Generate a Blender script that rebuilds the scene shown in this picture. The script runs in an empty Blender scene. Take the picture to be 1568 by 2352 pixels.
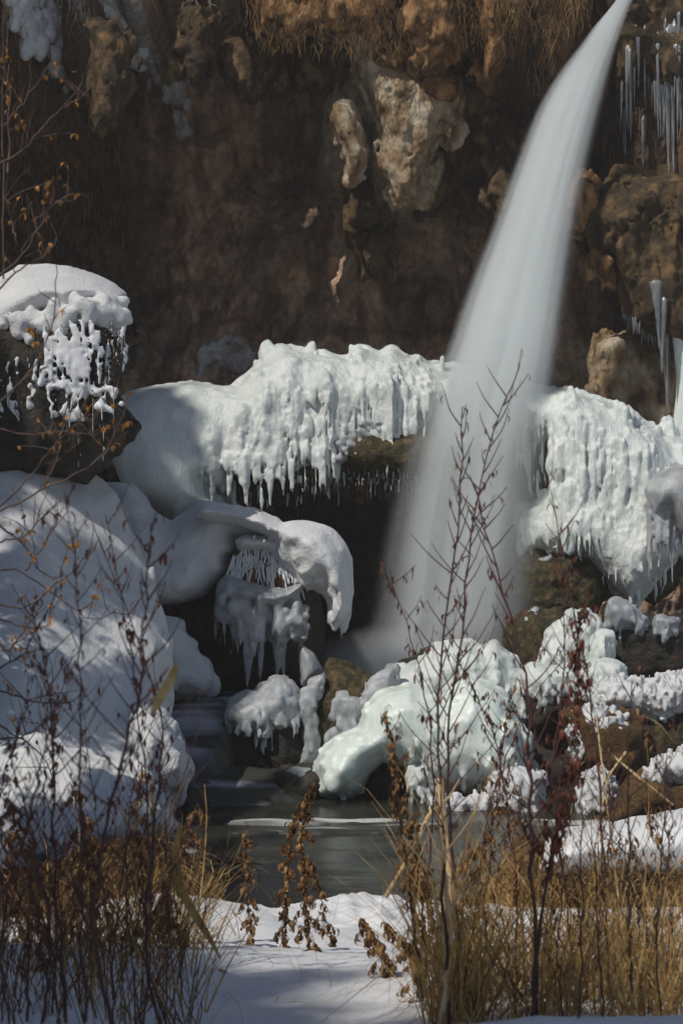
import bpy, math, random
import numpy as np
import openvdb as vdb
R = np.random.default_rng(7)
F, HZ, CH = 3730.0, 1300.0, 3.0
sc = bpy.context.scene
COL = sc.collection

def W(px, py, d):
    return np.array([(px - 784.0) / F * d, d, CH + (HZ - py) / F * d])

# ------------------------------------------------------------------ noise
def _h(i, j, k, seed):
    n = (i.astype(np.int64) * 374761393 + j.astype(np.int64) * 668265263 + k.astype(np.int64) * 2147483647 + seed * 974711) & 0xffffffff
    n = ((n ^ (n >> 13)) * 1274126177) & 0xffffffff
    n = ((n ^ (n >> 16)) * 2246822519) & 0xffffffff
    return ((n ^ (n >> 15)) & 0xffffff).astype(np.float32) / 8388607.5 - 1.0

def vn(p, seed=0):
    f = np.floor(p); i = f.astype(np.int32); t = (p - f).astype(np.float32); t = t * t * (3 - 2 * t)
    x, y, z = i[:, 0], i[:, 1], i[:, 2]
    a, b, c = t[:, 0], t[:, 1], t[:, 2]
    r = 0
    for dx in (0, 1):
        wx = a if dx else 1 - a
        for dy in (0, 1):
            wy = b if dy else 1 - b
            for dz in (0, 1):
                wz = c if dz else 1 - c
                r = r + wx * wy * wz * _h(x + dx, y + dy, z + dz, seed)
    return r

def fbm(p, sc_=(1, 1, 1), octv=4, gain=.5, seed=0):
    p = p * np.array(sc_, np.float32); r = 0; a = 1.0; tot = 0
    for o in range(octv):
        r = r + a * vn(p * (2.03 ** o) + o * 17.3, seed + o); tot += a; a *= gain
    return r / tot

def ridge(p, sc_=(1, 1, 1), octv=4, gain=.5, seed=0):
    p = p * np.array(sc_, np.float32); r = 0; a = 1.0; tot = 0
    for o in range(octv):
        r = r + a * (1 - 2 * np.abs(vn(p * (2.03 ** o) + o * 17.3, seed + o))); tot += a; a *= gain
    return r / tot

def worley(p, seed=0):
    f = np.floor(p).astype(np.int32); best = np.full(len(p), 9.0, np.float32)
    for dx in (-1, 0, 1):
        for dy in (-1, 0, 1):
            for dz in (-1, 0, 1):
                i, j, k = f[:, 0] + dx, f[:, 1] + dy, f[:, 2] + dz
                qx = i + .5 + .45 * _h(i, j, k, seed) - p[:, 0]
                qy = j + .5 + .45 * _h(i, j, k, seed + 5) - p[:, 1]
                qz = k + .5 + .45 * _h(i, j, k, seed + 9) - p[:, 2]
                best = np.minimum(best, qx * qx + qy * qy + qz * qz)
    return np.sqrt(best)

def sst(a, b, x):
    t = np.clip((x - a) / (b - a), 0, 1); return t * t * (3 - 2 * t)

# ------------------------------------------------------------------ materials
def mat(name, build):
    m = bpy.data.materials.new(name); m.use_nodes = True
    nt = m.node_tree; nt.nodes.clear()
    out = nt.nodes.new('ShaderNodeOutputMaterial')
    build(nt, out); return m

def N(nt, typ, **kw):
    n = nt.nodes.new(typ)
    for k, v in kw.items():
        if k.startswith('i_'):
            n.inputs[k[2:].replace('_', ' ')].default_value = v
        else:
            setattr(n, k, v)
    return n

def coords(nt, scale=(1, 1, 1)):
    tc = N(nt, 'ShaderNodeTexCoord'); mp = N(nt, 'ShaderNodeMapping'); mp.inputs['Scale'].default_value = scale
    nt.links.new(tc.outputs['Object'], mp.inputs['Vector']); return mp.outputs['Vector']

def ramp(nt, fac, stops):
    r = N(nt, 'ShaderNodeValToRGB'); e = r.color_ramp.elements
    while len(e) < len(stops): e.new(.5)
    for k, (p, c) in enumerate(stops):
        e[k].position = p; e[k].color = (*c, 1)
    nt.links.new(fac, r.inputs[0]); return r.outputs[0]

def noise(nt, vec, scale, detail=5, rough=.55):
    n = N(nt, 'ShaderNodeTexNoise'); n.inputs['Scale'].default_value = scale
    n.inputs['Detail'].default_value = detail; n.inputs['Roughness'].default_value = rough
    nt.links.new(vec, n.inputs['Vector']); return n.outputs['Fac']

def simple(name, stops, nscale=6, stretch=(1, 1, 1), rough=.8, spec=.3, bump=.3, bscale=40, bdist=.02, sss=0, sssr=.05, attr=None, trans=0, coat=0):
    def b(nt, out):
        v = coords(nt, stretch)
        p = N(nt, 'ShaderNodeBsdfPrincipled')
        if attr:
            a = N(nt, 'ShaderNodeAttribute', attribute_name='Col')
            mx = N(nt, 'ShaderNodeMix', data_type='RGBA', blend_type='MULTIPLY'); mx.inputs['Factor'].default_value = 1
            c = ramp(nt, noise(nt, v, nscale), stops)
            nt.links.new(a.outputs['Color'], mx.inputs[6]); nt.links.new(c, mx.inputs[7])
            nt.links.new(mx.outputs[2], p.inputs['Base Color'])
        else:
            nt.links.new(ramp(nt, noise(nt, v, nscale), stops), p.inputs['Base Color'])
        p.inputs['Roughness'].default_value = rough
        p.inputs['Specular IOR Level'].default_value = spec
        if sss:
            p.inputs['Subsurface Weight'].default_value = sss
            p.inputs['Subsurface Radius'].default_value = (sssr * .75, sssr, sssr * .95)
            p.inputs['Subsurface Scale'].default_value = 1.0
        if coat: p.inputs['Coat Weight'].default_value = coat
        if bump:
            bp = N(nt, 'ShaderNodeBump'); bp.inputs['Strength'].default_value = bump; bp.inputs['Distance'].default_value = bdist
            nt.links.new(noise(nt, v, bscale, 6, .65), bp.inputs['Height']); nt.links.new(bp.outputs[0], p.inputs['Normal'])
        sh = p.outputs[0]
        if trans:
            t = N(nt, 'ShaderNodeBsdfTranslucent'); nt.links.new(p.inputs['Base Color'].links[0].from_socket, t.inputs['Color'])
            ms = N(nt, 'ShaderNodeMixShader'); ms.inputs[0].default_value = trans
            nt.links.new(sh, ms.inputs[1]); nt.links.new(t.outputs[0], ms.inputs[2]); sh = ms.outputs[0]
        nt.links.new(sh, out.inputs['Surface'])
    return mat(name, b)

M = {}
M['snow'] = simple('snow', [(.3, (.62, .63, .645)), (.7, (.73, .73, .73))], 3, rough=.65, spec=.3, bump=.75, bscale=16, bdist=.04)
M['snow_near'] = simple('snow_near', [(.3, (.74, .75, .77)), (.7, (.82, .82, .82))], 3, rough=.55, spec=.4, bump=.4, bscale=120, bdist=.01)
M['snow_old'] = simple('snow_old', [(.3, (.42, .40, .36)), (.55, (.62, .62, .60)), (.75, (.74, .75, .75))], 2.2, rough=.6, spec=.35, bump=.45, bscale=30, bdist=.03)
M['ice'] = simple('ice', [(.25, (.56, .61, .58)), (.6, (.74, .775, .75)), (.8, (.81, .82, .80))], 2.5, (1, 1, .45), rough=.28, spec=.55, bump=.75, bscale=15, bdist=.05, sss=.2, sssr=.05)
M['ice_grey_shade'] = simple('ice_grey_shade', [(.3, (.24, .25, .26)), (.7, (.52, .54, .56))], 5, (1, 1, .5), rough=.35, spec=.5, bump=.7, bscale=18, bdist=.03, sss=.25, sssr=.04)  # grey ice, darkened so its colour carries the shade over the stream
M['icicle'] = simple('icicle', [(.3, (.26, .28, .29)), (.7, (.55, .58, .58))], 5, (1, 1, .2), rough=.15, spec=.6, bump=.4, bscale=30, bdist=.015, sss=.4, sssr=.04)
M['icicle_shaded'] = simple('icicle_shaded', [(.3, (.06, .06, .06)), (.75, (.30, .31, .32))], 6, (1, 1, .3), rough=.1, spec=.7, bump=.4, bscale=30, bdist=.015)  # dark opaque ice; the shade on these icicles is in the colour
M['ice_dome'] = simple('ice_dome', [(.25, (.66, .74, .68)), (.7, (.82, .87, .83))], 2.0, rough=.22, spec=.55, bump=.5, bscale=9, bdist=.04, sss=.6, sssr=.12)
M['tufa'] = simple('tufa', [(.30, (.03, .018, .01)), (.45, (.14, .075, .032)), (.58, (.34, .18, .075)), (.75, (.45, .29, .15))], 5, (1, 1, .6), rough=.85, spec=.2, bump=1, bscale=9, bdist=.09)
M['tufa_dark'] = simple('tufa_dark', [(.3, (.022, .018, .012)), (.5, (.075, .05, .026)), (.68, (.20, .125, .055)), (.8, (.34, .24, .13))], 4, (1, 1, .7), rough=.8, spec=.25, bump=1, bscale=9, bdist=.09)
M['limestone'] = simple('limestone', [(.3, (.08, .05, .03)), (.45, (.30, .20, .11)), (.6, (.48, .40, .29)), (.8, (.62, .56, .47))], 3, (1, 1, .7), rough=.85, spec=.2, bump=1, bscale=9, bdist=.09)
M['root_dark'] = simple('root_dark', [(.3, (.02, .013, .009)), (.6, (.06, .035, .018)), (.8, (.16, .10, .045))], 3, rough=.8, bump=0)
M['frost'] = simple('frost', [(.3, (.62, .64, .68)), (.7, (.84, .85, .86))], 8, rough=.6, bump=.3)
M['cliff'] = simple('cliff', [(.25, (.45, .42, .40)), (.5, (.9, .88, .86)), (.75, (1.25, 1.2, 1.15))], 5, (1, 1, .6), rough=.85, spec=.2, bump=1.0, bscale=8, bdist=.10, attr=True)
M['rock'] = simple('rock', [(.3, (.018, .017, .015)), (.6, (.045, .038, .028)), (.8, (.09, .07, .045))], 5, rough=.7, spec=.35, bump=.9, bscale=8, bdist=.09)
M['mossrock'] = simple('mossrock', [(.3, (.02, .02, .012)), (.5, (.06, .05, .022)), (.65, (.14, .10, .045)), (.8, (.22, .17, .09))], 9, rough=.8, bump=1.0, bscale=10, bdist=.08)
M['bed'] = simple('bed', [(.3, (.012, .012, .011)), (.7, (.04, .036, .03))], 4, rough=.5, spec=.5, bump=.8, bscale=14, bdist=.05)
M['straw'] = simple('straw', [(.3, (.20, .11, .035)), (.5, (.46, .28, .09)), (.7, (.75, .55, .27))], 9, rough=.6, bump=0, trans=.25)
M['straw_dark'] = simple('straw_dark', [(.3, (.05, .03, .014)), (.7, (.26, .14, .05))], 9, rough=.7, bump=0, trans=.2)
M['reed'] = simple('reed', [(.3, (.60, .38, .17)), (.7, (.80, .60, .34))], 4, (1, 1, 6), rough=.45, bump=.2, bscale=20)
M['thatch'] = simple('thatch', [(.3, (.04, .022, .008)), (.7, (.20, .115, .04))], 14, (1, 1, 3), rough=.8, bump=1, bscale=40, bdist=.03)
M['root'] = simple('root', [(.3, (.07, .038, .018)), (.55, (.22, .125, .05)), (.75, (.42, .27, .12))], 3, rough=.8, bump=0)
M['rootpale'] = simple('rootpale', [(.3, (.20, .17, .13)), (.7, (.45, .40, .34))], 3, rough=.8, bump=0)
M['stalk_red'] = simple('stalk_red', [(.3, (.045, .022, .020)), (.7, (.12, .055, .045))], 7, rough=.6, bump=.2)
M['stalk_dark'] = simple('stalk_dark', [(.3, (.025, .017, .014)), (.7, (.07, .045, .035))], 7, rough=.7, bump=.3)
M['leafbrown'] = simple('leafbrown', [(.3, (.10, .05, .02)), (.5, (.24, .125, .05)), (.7, (.46, .28, .12))], 14, rough=.6, bump=0, trans=.25)
M['leafred'] = simple('leafred', [(.3, (.10, .03, .02)), (.7, (.22, .075, .045))], 9, rough=.6, bump=0, trans=.25)
M['leaforange'] = simple('leaforange', [(.3, (.36, .14, .03)), (.7, (.62, .30, .07))], 9, rough=.5, bump=0, trans=.4)
M['twig'] = simple('twig', [(.3, (.06, .04, .03)), (.7, (.15, .10, .08))], 9, rough=.7, bump=.2)
M['log'] = simple('log', [(.3, (.03, .028, .024)), (.7, (.13, .11, .09))], 12, rough=.7, bump=.6, bscale=30)
M['rail'] = simple('rail', [(.3, (.03, .022, .018)), (.7, (.06, .04, .03))], 12, rough=.6, bump=.1)
M['bark'] = simple('bark', [(.3, (.05, .04, .03)), (.7, (.12, .09, .07))], 8, (1, 1, .3), rough=.85, bump=.8)
M['needles'] = simple('needles', [(.3, (.02, .035, .015)), (.7, (.05, .08, .03))], 5, rough=.7, bump=0)

def m_water(name, deep, milk, lo, hi, stretch, scale, rough=.22, waves=.12):
    def b(nt, out):
        v = coords(nt, stretch)
        p = N(nt, 'ShaderNodeBsdfPrincipled')
        n = noise(nt, v, scale, 4, .5)
        nt.links.new(ramp(nt, n, [(lo, deep), (hi, milk)]), p.inputs['Base Color'])
        p.inputs['Specular IOR Level'].default_value = .28; p.inputs['Roughness'].default_value = rough; p.inputs['IOR'].default_value = 1.33
        bp = N(nt, 'ShaderNodeBump'); bp.inputs['Strength'].default_value = waves; bp.inputs['Distance'].default_value = .1
        nt.links.new(noise(nt, v, scale * 2, 3), bp.inputs['Height']); nt.links.new(bp.outputs[0], p.inputs['Normal'])
        nt.links.new(p.outputs[0], out.inputs['Surface'])
    return mat(name, b)
M['pool'] = m_water('pool', (.018, .020, .014), (.05, .05, .04), .4, .75, (.5, 1.6, 1), 1.2, .25)
M['silk'] = simple('silk', [(.3, (.85, .85, .85)), (.7, (1, 1, 1))], 2, rough=.5, spec=.3, bump=.15, bscale=5, bdist=.05, attr=True)
M['foam'] = simple('foam', [(.3, (.85, .85, .85)), (.7, (1, 1, 1))], 2, rough=.5, spec=.3, bump=.15, bscale=5, bdist=.05, attr=True)

# ------------------------------------------------------------------ mesh plumbing
def mesh(name, v, f, m, parent=None, smooth=True, col=None):
    me = bpy.data.meshes.new(name)
    v = np.asarray(v, np.float32); f = np.asarray(f, np.int32)
    me.vertices.add(len(v)); me.vertices.foreach_set('co', v.ravel())
    k = f.shape[1]
    me.loops.add(f.size); me.loops.foreach_set('vertex_index', f.ravel())
    me.polygons.add(len(f)); me.polygons.foreach_set('loop_start', np.arange(len(f), dtype=np.int32) * k)
    try: me.polygons.foreach_set('loop_total', np.full(len(f), k, np.int32))
    except Exception: pass
    me.update(calc_edges=True); me.validate()
    if smooth: me.polygons.foreach_set('use_smooth', np.ones(len(me.polygons), bool))
    if col is not None:
        a = me.color_attributes.new('Col', 'FLOAT_COLOR', 'POINT')
        a.data.foreach_set('color', np.c_[col, np.ones(len(col))].astype(np.float32).ravel())
    me.materials.append(m)
    o = bpy.data.objects.new(name, me); COL.objects.link(o)
    if parent is not None:
        o.parent = parent
        o.matrix_parent_inverse = parent.matrix_world.inverted() if False else o.matrix_parent_inverse
        o.location = (-parent.location[0], -parent.location[1], -parent.location[2])
    return o

def tag(o, label, cat=None, group=None, kind=None):
    o['label'] = label
    if cat: o['category'] = cat
    if group: o['group'] = group
    if kind: o['kind'] = kind
    return o

def empty(name, loc, label, cat, group=None, kind=None):
    o = bpy.data.objects.new(name, None); COL.objects.link(o); o.location = [float(a) for a in loc]
    o.empty_display_size = .1
    return tag(o, label, cat, group, kind)

class Soup:
    """collects tubes and ribbons as quads"""
    def __init__(s): s.v = []; s.f = []; s.n = 0
    def add(s, v, f): s.v.append(np.asarray(v, np.float32)); s.f.append(np.asarray(f, np.int32) + s.n); s.n += len(v)
    def tube(s, pts, rad, k=5):
        pts = np.asarray(pts, float); n = len(pts); rad = np.broadcast_to(rad, (n,))
        t = np.gradient(pts, axis=0); t /= np.linalg.norm(t, axis=1)[:, None] + 1e-9
        a = np.cross(t, [0.3, 1, 0.1]); a /= np.linalg.norm(a, axis=1)[:, None] + 1e-9
        b = np.cross(t, a)
        th = np.arange(k) / k * 2 * np.pi
        v = pts[:, None] + rad[:, None, None] * (a[:, None] * np.cos(th)[None, :, None] + b[:, None] * np.sin(th)[None, :, None])
        i = np.arange(n - 1)[:, None] * k; j = np.arange(k)[None]
        f = np.stack([i + j, i + (j + 1) % k, i + k + (j + 1) % k, i + k + j], -1).reshape(-1, 4)
        s.add(v.reshape(-1, 3), f)
    def ribbon(s, pts, w, side):
        pts = np.asarray(pts, float); n = len(pts); w = np.broadcast_to(w, (n,))
        sd = np.asarray(side, float)
        if sd.ndim == 1: sd = np.tile(sd, (n, 1))
        v = np.stack([pts - sd * w[:, None], pts + sd * w[:, None]], 1).reshape(-1, 3)
        i = np.arange(n - 1) * 2
        s.add(v, np.stack([i, i + 1, i + 3, i + 2], -1))
    def build(s, name, m, parent=None, smooth=True):
        return mesh(name, np.concatenate(s.v), np.concatenate(s.f), m, parent, smooth)

# ------------------------------------------------------------------ signed distance sculpting
class Sculpt:
    def __init__(s, px0, px1, py0, py1, d0, d1, v):
        a = [W(px, py, d) for px in (px0, px1) for py in (py0, py1) for d in (d0, d1)]
        lo = np.min(a, 0); hi = np.max(a, 0); s.o = lo; s.v = v
        s.n = np.ceil((hi - lo) / v).astype(int) + 1
        s.a = np.full(s.n, 1.0, np.float32)
        s.ax = [lo[i] + np.arange(s.n[i], dtype=np.float32) * v for i in range(3)]
    def _win(s, lo, hi):
        a = np.clip(np.floor((lo - s.o) / s.v).astype(int), 0, s.n); b = np.clip(np.ceil((hi - s.o) / s.v).astype(int) + 1, 0, s.n)
        if np.any(b <= a): return None
        sl = tuple(slice(a[i], b[i]) for i in range(3))
        return sl, s.ax[0][sl[0]][:, None, None], s.ax[1][sl[1]][None, :, None], s.ax[2][sl[2]][None, None, :]
    @staticmethod
    def smin(a, b, k):
        if k <= 0: return np.minimum(a, b)
        h = np.maximum(k - np.abs(a - b), 0) / k
        return np.minimum(a, b) - h * h * k * .25
    def put(s, sl, f, k, cut=False):
        s.a[sl] = -s.smin(-s.a[sl], f, k) if cut else s.smin(s.a[sl], f, k)
    def ball(s, c, r, k=.04, cut=False):
        c = np.asarray(c, float); r = np.broadcast_to(np.asarray(r, float), (3,)); m = k + 3 * s.v
        w = s._win(c - r - m, c + r + m)
        if w is None: return
        sl, X, Y, Z = w
        q = np.sqrt(((X - c[0]) / r[0]) ** 2 + ((Y - c[1]) / r[1]) ** 2 + ((Z - c[2]) / r[2]) ** 2)
        s.put(sl, ((q - 1) * r.min()).astype(np.float32), k, cut)
    def cone(s, p, q, r1, r2, k=.03):
        p = np.asarray(p, float); q = np.asarray(q, float); m = max(r1, r2) + k + 2 * s.v
        w = s._win(np.minimum(p, q) - m, np.maximum(p, q) + m)
        if w is None: return
        sl, X, Y, Z = w; d = q - p; L = d @ d + 1e-9
        t = np.clip(((X - p[0]) * d[0] + (Y - p[1]) * d[1] + (Z - p[2]) * d[2]) / L, 0, 1)
        dist = np.sqrt((X - p[0] - t * d[0]) ** 2 + (Y - p[1] - t * d[1]) ** 2 + (Z - p[2] - t * d[2]) ** 2)
        s.put(sl, (dist - (r1 + (r2 - r1) * t)).astype(np.float32), k)
    def poly(s, P, yc, T, Rr, k=.05, cut=False, jag=0):
        """puffy body whose outline, seen at its own distance, is polygon P (picture units); yc number or f(u,v); T half depth; Rr rim width in metres"""
        P = np.asarray(P, float); st = 4.0; mg = 60
        u0, v0 = P.min(0) - mg; u1, v1 = P.max(0) + mg
        U = np.arange(u0, u1, st); V = np.arange(v0, v1, st)
        UU, VV = np.meshgrid(U, V, indexing='ij'); d2 = np.full(UU.shape, 1e9); ins = np.zeros(UU.shape, bool)
        for i in range(len(P)):
            a, b = P[i], P[(i + 1) % len(P)]; e = b - a
            t = np.clip(((UU - a[0]) * e[0] + (VV - a[1]) * e[1]) / (e @ e + 1e-9), 0, 1)
            d2 = np.minimum(d2, (UU - a[0] - t * e[0]) ** 2 + (VV - a[1] - t * e[1]) ** 2)
            c = ((a[1] > VV) != (b[1] > VV)) & (UU < (b[0] - a[0]) * (VV - a[1]) / (b[1] - a[1] + 1e-12) + a[0])
            ins ^= c
        D = np.where(ins, -1, 1) * np.sqrt(d2)
        YC = yc(UU, VV) if callable(yc) else np.full(UU.shape, float(yc))
        TT = T(UU, VV) if callable(T) else np.full(UU.shape, float(T))
        X = s.ax[0][:, None]; Z = s.ax[2][None, :]; JG = 0
        if jag:
            XX, ZZ = np.meshgrid(s.ax[0], s.ax[2], indexing='ij'); g = np.stack([XX.ravel(), ZZ.ravel() * 0, ZZ.ravel()], 1)
            JG = (jag * fbm(g, (2.0, 1, 1.6), 4, .6, seed=int(abs(u0)) % 97)).reshape(XX.shape)
        for j, y in enumerate(s.ax[1]):
            u = 784 + X / y * F; v = HZ - (Z - CH) / y * F
            fi = (u - u0) / st; fj = (v - v0) / st
            ok = (fi >= 0) & (fi < len(U) - 1.01) & (fj >= 0) & (fj < len(V) - 1.01)
            if not ok.any(): continue
            fi = np.where(ok, fi, 0); fj = np.where(ok, fj, 0)
            i0 = fi.astype(int); j0 = fj.astype(int); a = fi - i0; b = fj - j0
            bl = lambda A: (A[i0, j0] * (1 - a) * (1 - b) + A[i0 + 1, j0] * a * (1 - b) + A[i0, j0 + 1] * (1 - a) * b + A[i0 + 1, j0 + 1] * a * b)
            d = bl(D) / F * y + JG; dy = np.abs(y - bl(YC))
            h = bl(TT) * np.sqrt(np.clip(1 - (1 - np.clip(-d / Rr, 0, 1)) ** 2, 0, 1))
            f = np.where(d < 0, dy - h, np.hypot(d, dy))
            f = np.where(ok, f, 9.0).astype(np.float32)
            cur = s.a[:, j, :]
            s.a[:, j, :] = -s.smin(-cur, f, k) if cut else s.smin(cur, f, k)
    def hit(s, px, py):
        """first point of the mass on a sight line"""
        d = np.arange(s.ax[1][0], s.ax[1][-1], s.v * .7); q = np.stack([(px - 784) / F * d, d, CH + (HZ - py) / F * d], 1)
        i = np.round((q - s.o) / s.v).astype(int); ok = np.all((i >= 0) & (i < s.n), axis=1); i = np.clip(i, 0, s.n - 1)
        k = np.nonzero(ok & (s.a[tuple(i.T)] < 0))[0]
        return q[k[0]] if len(k) else None
    def disp(s, fn, band=.35):
        idx = np.nonzero(np.abs(s.a) < band)
        p = np.stack([s.ax[i][idx[i]] for i in range(3)], 1)
        s.a[idx] -= fn(p).astype(np.float32)
    def surf(s):
        a = np.clip(s.a, -3 * s.v, 3 * s.v).astype(np.float32)
        for i in range(3):
            for e in (0, -1):
                sl = [slice(None)] * 3; sl[i] = e; a[tuple(sl)] = 3 * s.v
        g = vdb.FloatGrid(3 * s.v); g.copyFromArray(a)
        p, t, q = g.convertToPolygons(0.0, 0.0)
        return np.asarray(p) * s.v + s.o, np.asarray(q)
    def samples(s, n, seed=0):
        p, q = s.surf(); rg = np.random.default_rng(seed)
        a, b, c, d = (p[q[:, i]] for i in range(4))
        nr = np.cross(c - a, d - b); ar = np.linalg.norm(nr, axis=1); nr /= ar[:, None] + 1e-12
        c0 = p[q].mean(1)
        e = 2 * s.v; gi = np.clip(((c0 + nr * e - s.o) / s.v).astype(int), 0, s.n - 1)
        go = np.clip(((c0 - nr * e - s.o) / s.v).astype(int), 0, s.n - 1)
        if (s.a[tuple(gi.T)] < s.a[tuple(go.T)]).mean() > .5: nr = -nr
        i = rg.choice(len(q), n, p=ar / ar.sum())
        return c0[i], nr[i]
    def build(s, name, m, parent=None, relax=1):
        p, q = s.surf()
        for _ in range(relax):
            acc = np.zeros_like(p); cnt = np.zeros(len(p))
            for i in range(4):
                for j in (1, 3):
                    np.add.at(acc, q[:, i], p[q[:, (i + j) % 4]]); np.add.at(cnt, q[:, i], 1)
            p = p * .5 + .5 * acc / np.maximum(cnt, 1)[:, None]
        # make faces point outwards
        a, b, c = p[q[:, 0]], p[q[:, 1]], p[q[:, 2]]
        if np.sum(a * np.cross(b - p.mean(0), c - p.mean(0))) * 0 + np.sum((a - p.mean(0)) * np.cross(b - p.mean(0), c - p.mean(0))) < 0: q = q[:, ::-1]
        return mesh(name, p, q, m, parent)

def drape(S, n, lump=(.04, .1), drip=(.15, .7), drad=(.025, .06), front=.35, zmin=-9, zmax=99, pd=.5, seed=1, k=.03, sel=None, el=1.6):
    """frozen lumps and drips grown over a sculpted mass"""
    rg = np.random.default_rng(seed); P, Nn = S.samples(n, seed)
    for p, nn in zip(P, Nn):
        if nn[1] > front or p[2] < zmin or p[2] > zmax: continue
        if sel is not None and not sel(p): continue
        top = nn[2] > .38
        if rg.random() > pd or top:
            r = rg.uniform(*lump) * (.85 if top else 1); S.ball(p - nn * r * (.45 if top else .25), (r * (1.25 if top else 1), r * .8, r * (.8 if top else el)), k * (1.4 if top else .8))
        else:
            r = rg.uniform(*drad); L = rg.uniform(*drip) * (.4 + .6 * rg.random())
            q = p + nn * r * .5
            m1 = q + [rg.normal(0, .012), rg.normal(0, .01) - .01, -L * .5]
            e1 = q + [rg.normal(0, .015), rg.normal(0, .01), -L]
            S.cone(q + [0, 0, r], m1, r, r * .75, k); S.cone(m1, e1, r * .75, .012, k)

def hang(S, px0, px1, py, d, L, r, n, seed=1, dj=.15, k=.03, pj=8):
    """row of icicles added to a sculpt"""
    rg = np.random.default_rng(seed)
    for i in range(n):
        t = (i + rg.random()) / n; px = px0 + (px1 - px0) * t
        y = (py(px) if callable(py) else py) + rg.normal(0, pj)
        if d is None:
            p = S.hit(px, y)
            if p is None: continue
        else:
            dd = (d(px) if callable(d) else d) + rg.uniform(-dj, dj); p = W(px, y, dd)
        l = rg.uniform(*L) * rg.uniform(.6, 1.15); rr = rg.uniform(*r)
        m1 = p + [rg.normal(0, .01), 0, -l * .55]
        S.cone(p, m1, rr, rr * .7, k); S.cone(m1, p + [rg.normal(0, .015), 0, -l], rr * .7, .01, k)
# ------------------------------------------------------------------ camera, light
cam = bpy.data.cameras.new('camera'); co = bpy.data.objects.new('camera', cam); COL.objects.link(co); sc.camera = co
co.location = (0, 0, CH); co.rotation_euler = (math.radians(90), 0, 0)
cam.sensor_fit = 'VERTICAL'; cam.sensor_height = 36; cam.lens = 36 * F / 2352; cam.shift_y = 124 / 2352; cam.clip_end = 300
cam.dof.use_dof = True; cam.dof.focus_distance = 15; cam.dof.aperture_fstop = 6.3
SUN = np.array([-.46, -.47, .75]); SUN /= np.linalg.norm(SUN)
el = math.asin(SUN[2])
w = bpy.data.worlds.new('World'); sc.world = w; w.use_nodes = True
nt = w.node_tree; bg = nt.nodes['Background']; sky = nt.nodes.new('ShaderNodeTexSky'); sky.sky_type = 'NISHITA'
sky.sun_disc = False; sky.sun_elevation = el; sky.sun_rotation = math.atan2(SUN[0], SUN[1]); sky.altitude = 1500; sky.dust_density = 2; sky.ozone_density = .8
nt.links.new(sky.outputs[0], bg.inputs[0]); bg.inputs[1].default_value = .066
ld = bpy.data.lights.new('sun', 'SUN'); ld.energy = 3.1; ld.angle = math.radians(.55); ld.color = (1, .95, .86)
lo_ = bpy.data.objects.new('sun', ld); COL.objects.link(lo_)
from mathutils import Vector
lo_.rotation_euler = Vector(SUN).to_track_quat('Z', 'Y').to_euler(); lo_.location = (-20, -10, 30)
sc.view_settings.view_transform = 'Standard'; sc.view_settings.look = 'None'; sc.view_settings.exposure = 0; sc.view_settings.gamma = 1
sc.cycles.use_denoising = True
sc.cycles.volume_bounces = 8; sc.cycles.max_bounces = 10; sc.cycles.transparent_max_bounces = 16
sc.cycles.sample_clamp_indirect = 4

# ------------------------------------------------------------------ cliff: depth as a function of x and height, so overhangs are real
def seg(u, v, pts, rad):
    """0..1 closeness to a polyline in picture units"""
    best = np.full(u.shape, 1e9)
    for (a, b) in zip(pts[:-1], pts[1:]):
        a = np.array(a, float); b = np.array(b, float); e = b - a
        t = np.clip(((u - a[0]) * e[0] + (v - a[1]) * e[1]) / (e @ e), 0, 1)
        best = np.minimum(best, np.hypot(u - a[0] - t * e[0], v - a[1] - t * e[1]))
    return np.clip(1 - best / rad, 0, 1)

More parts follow.
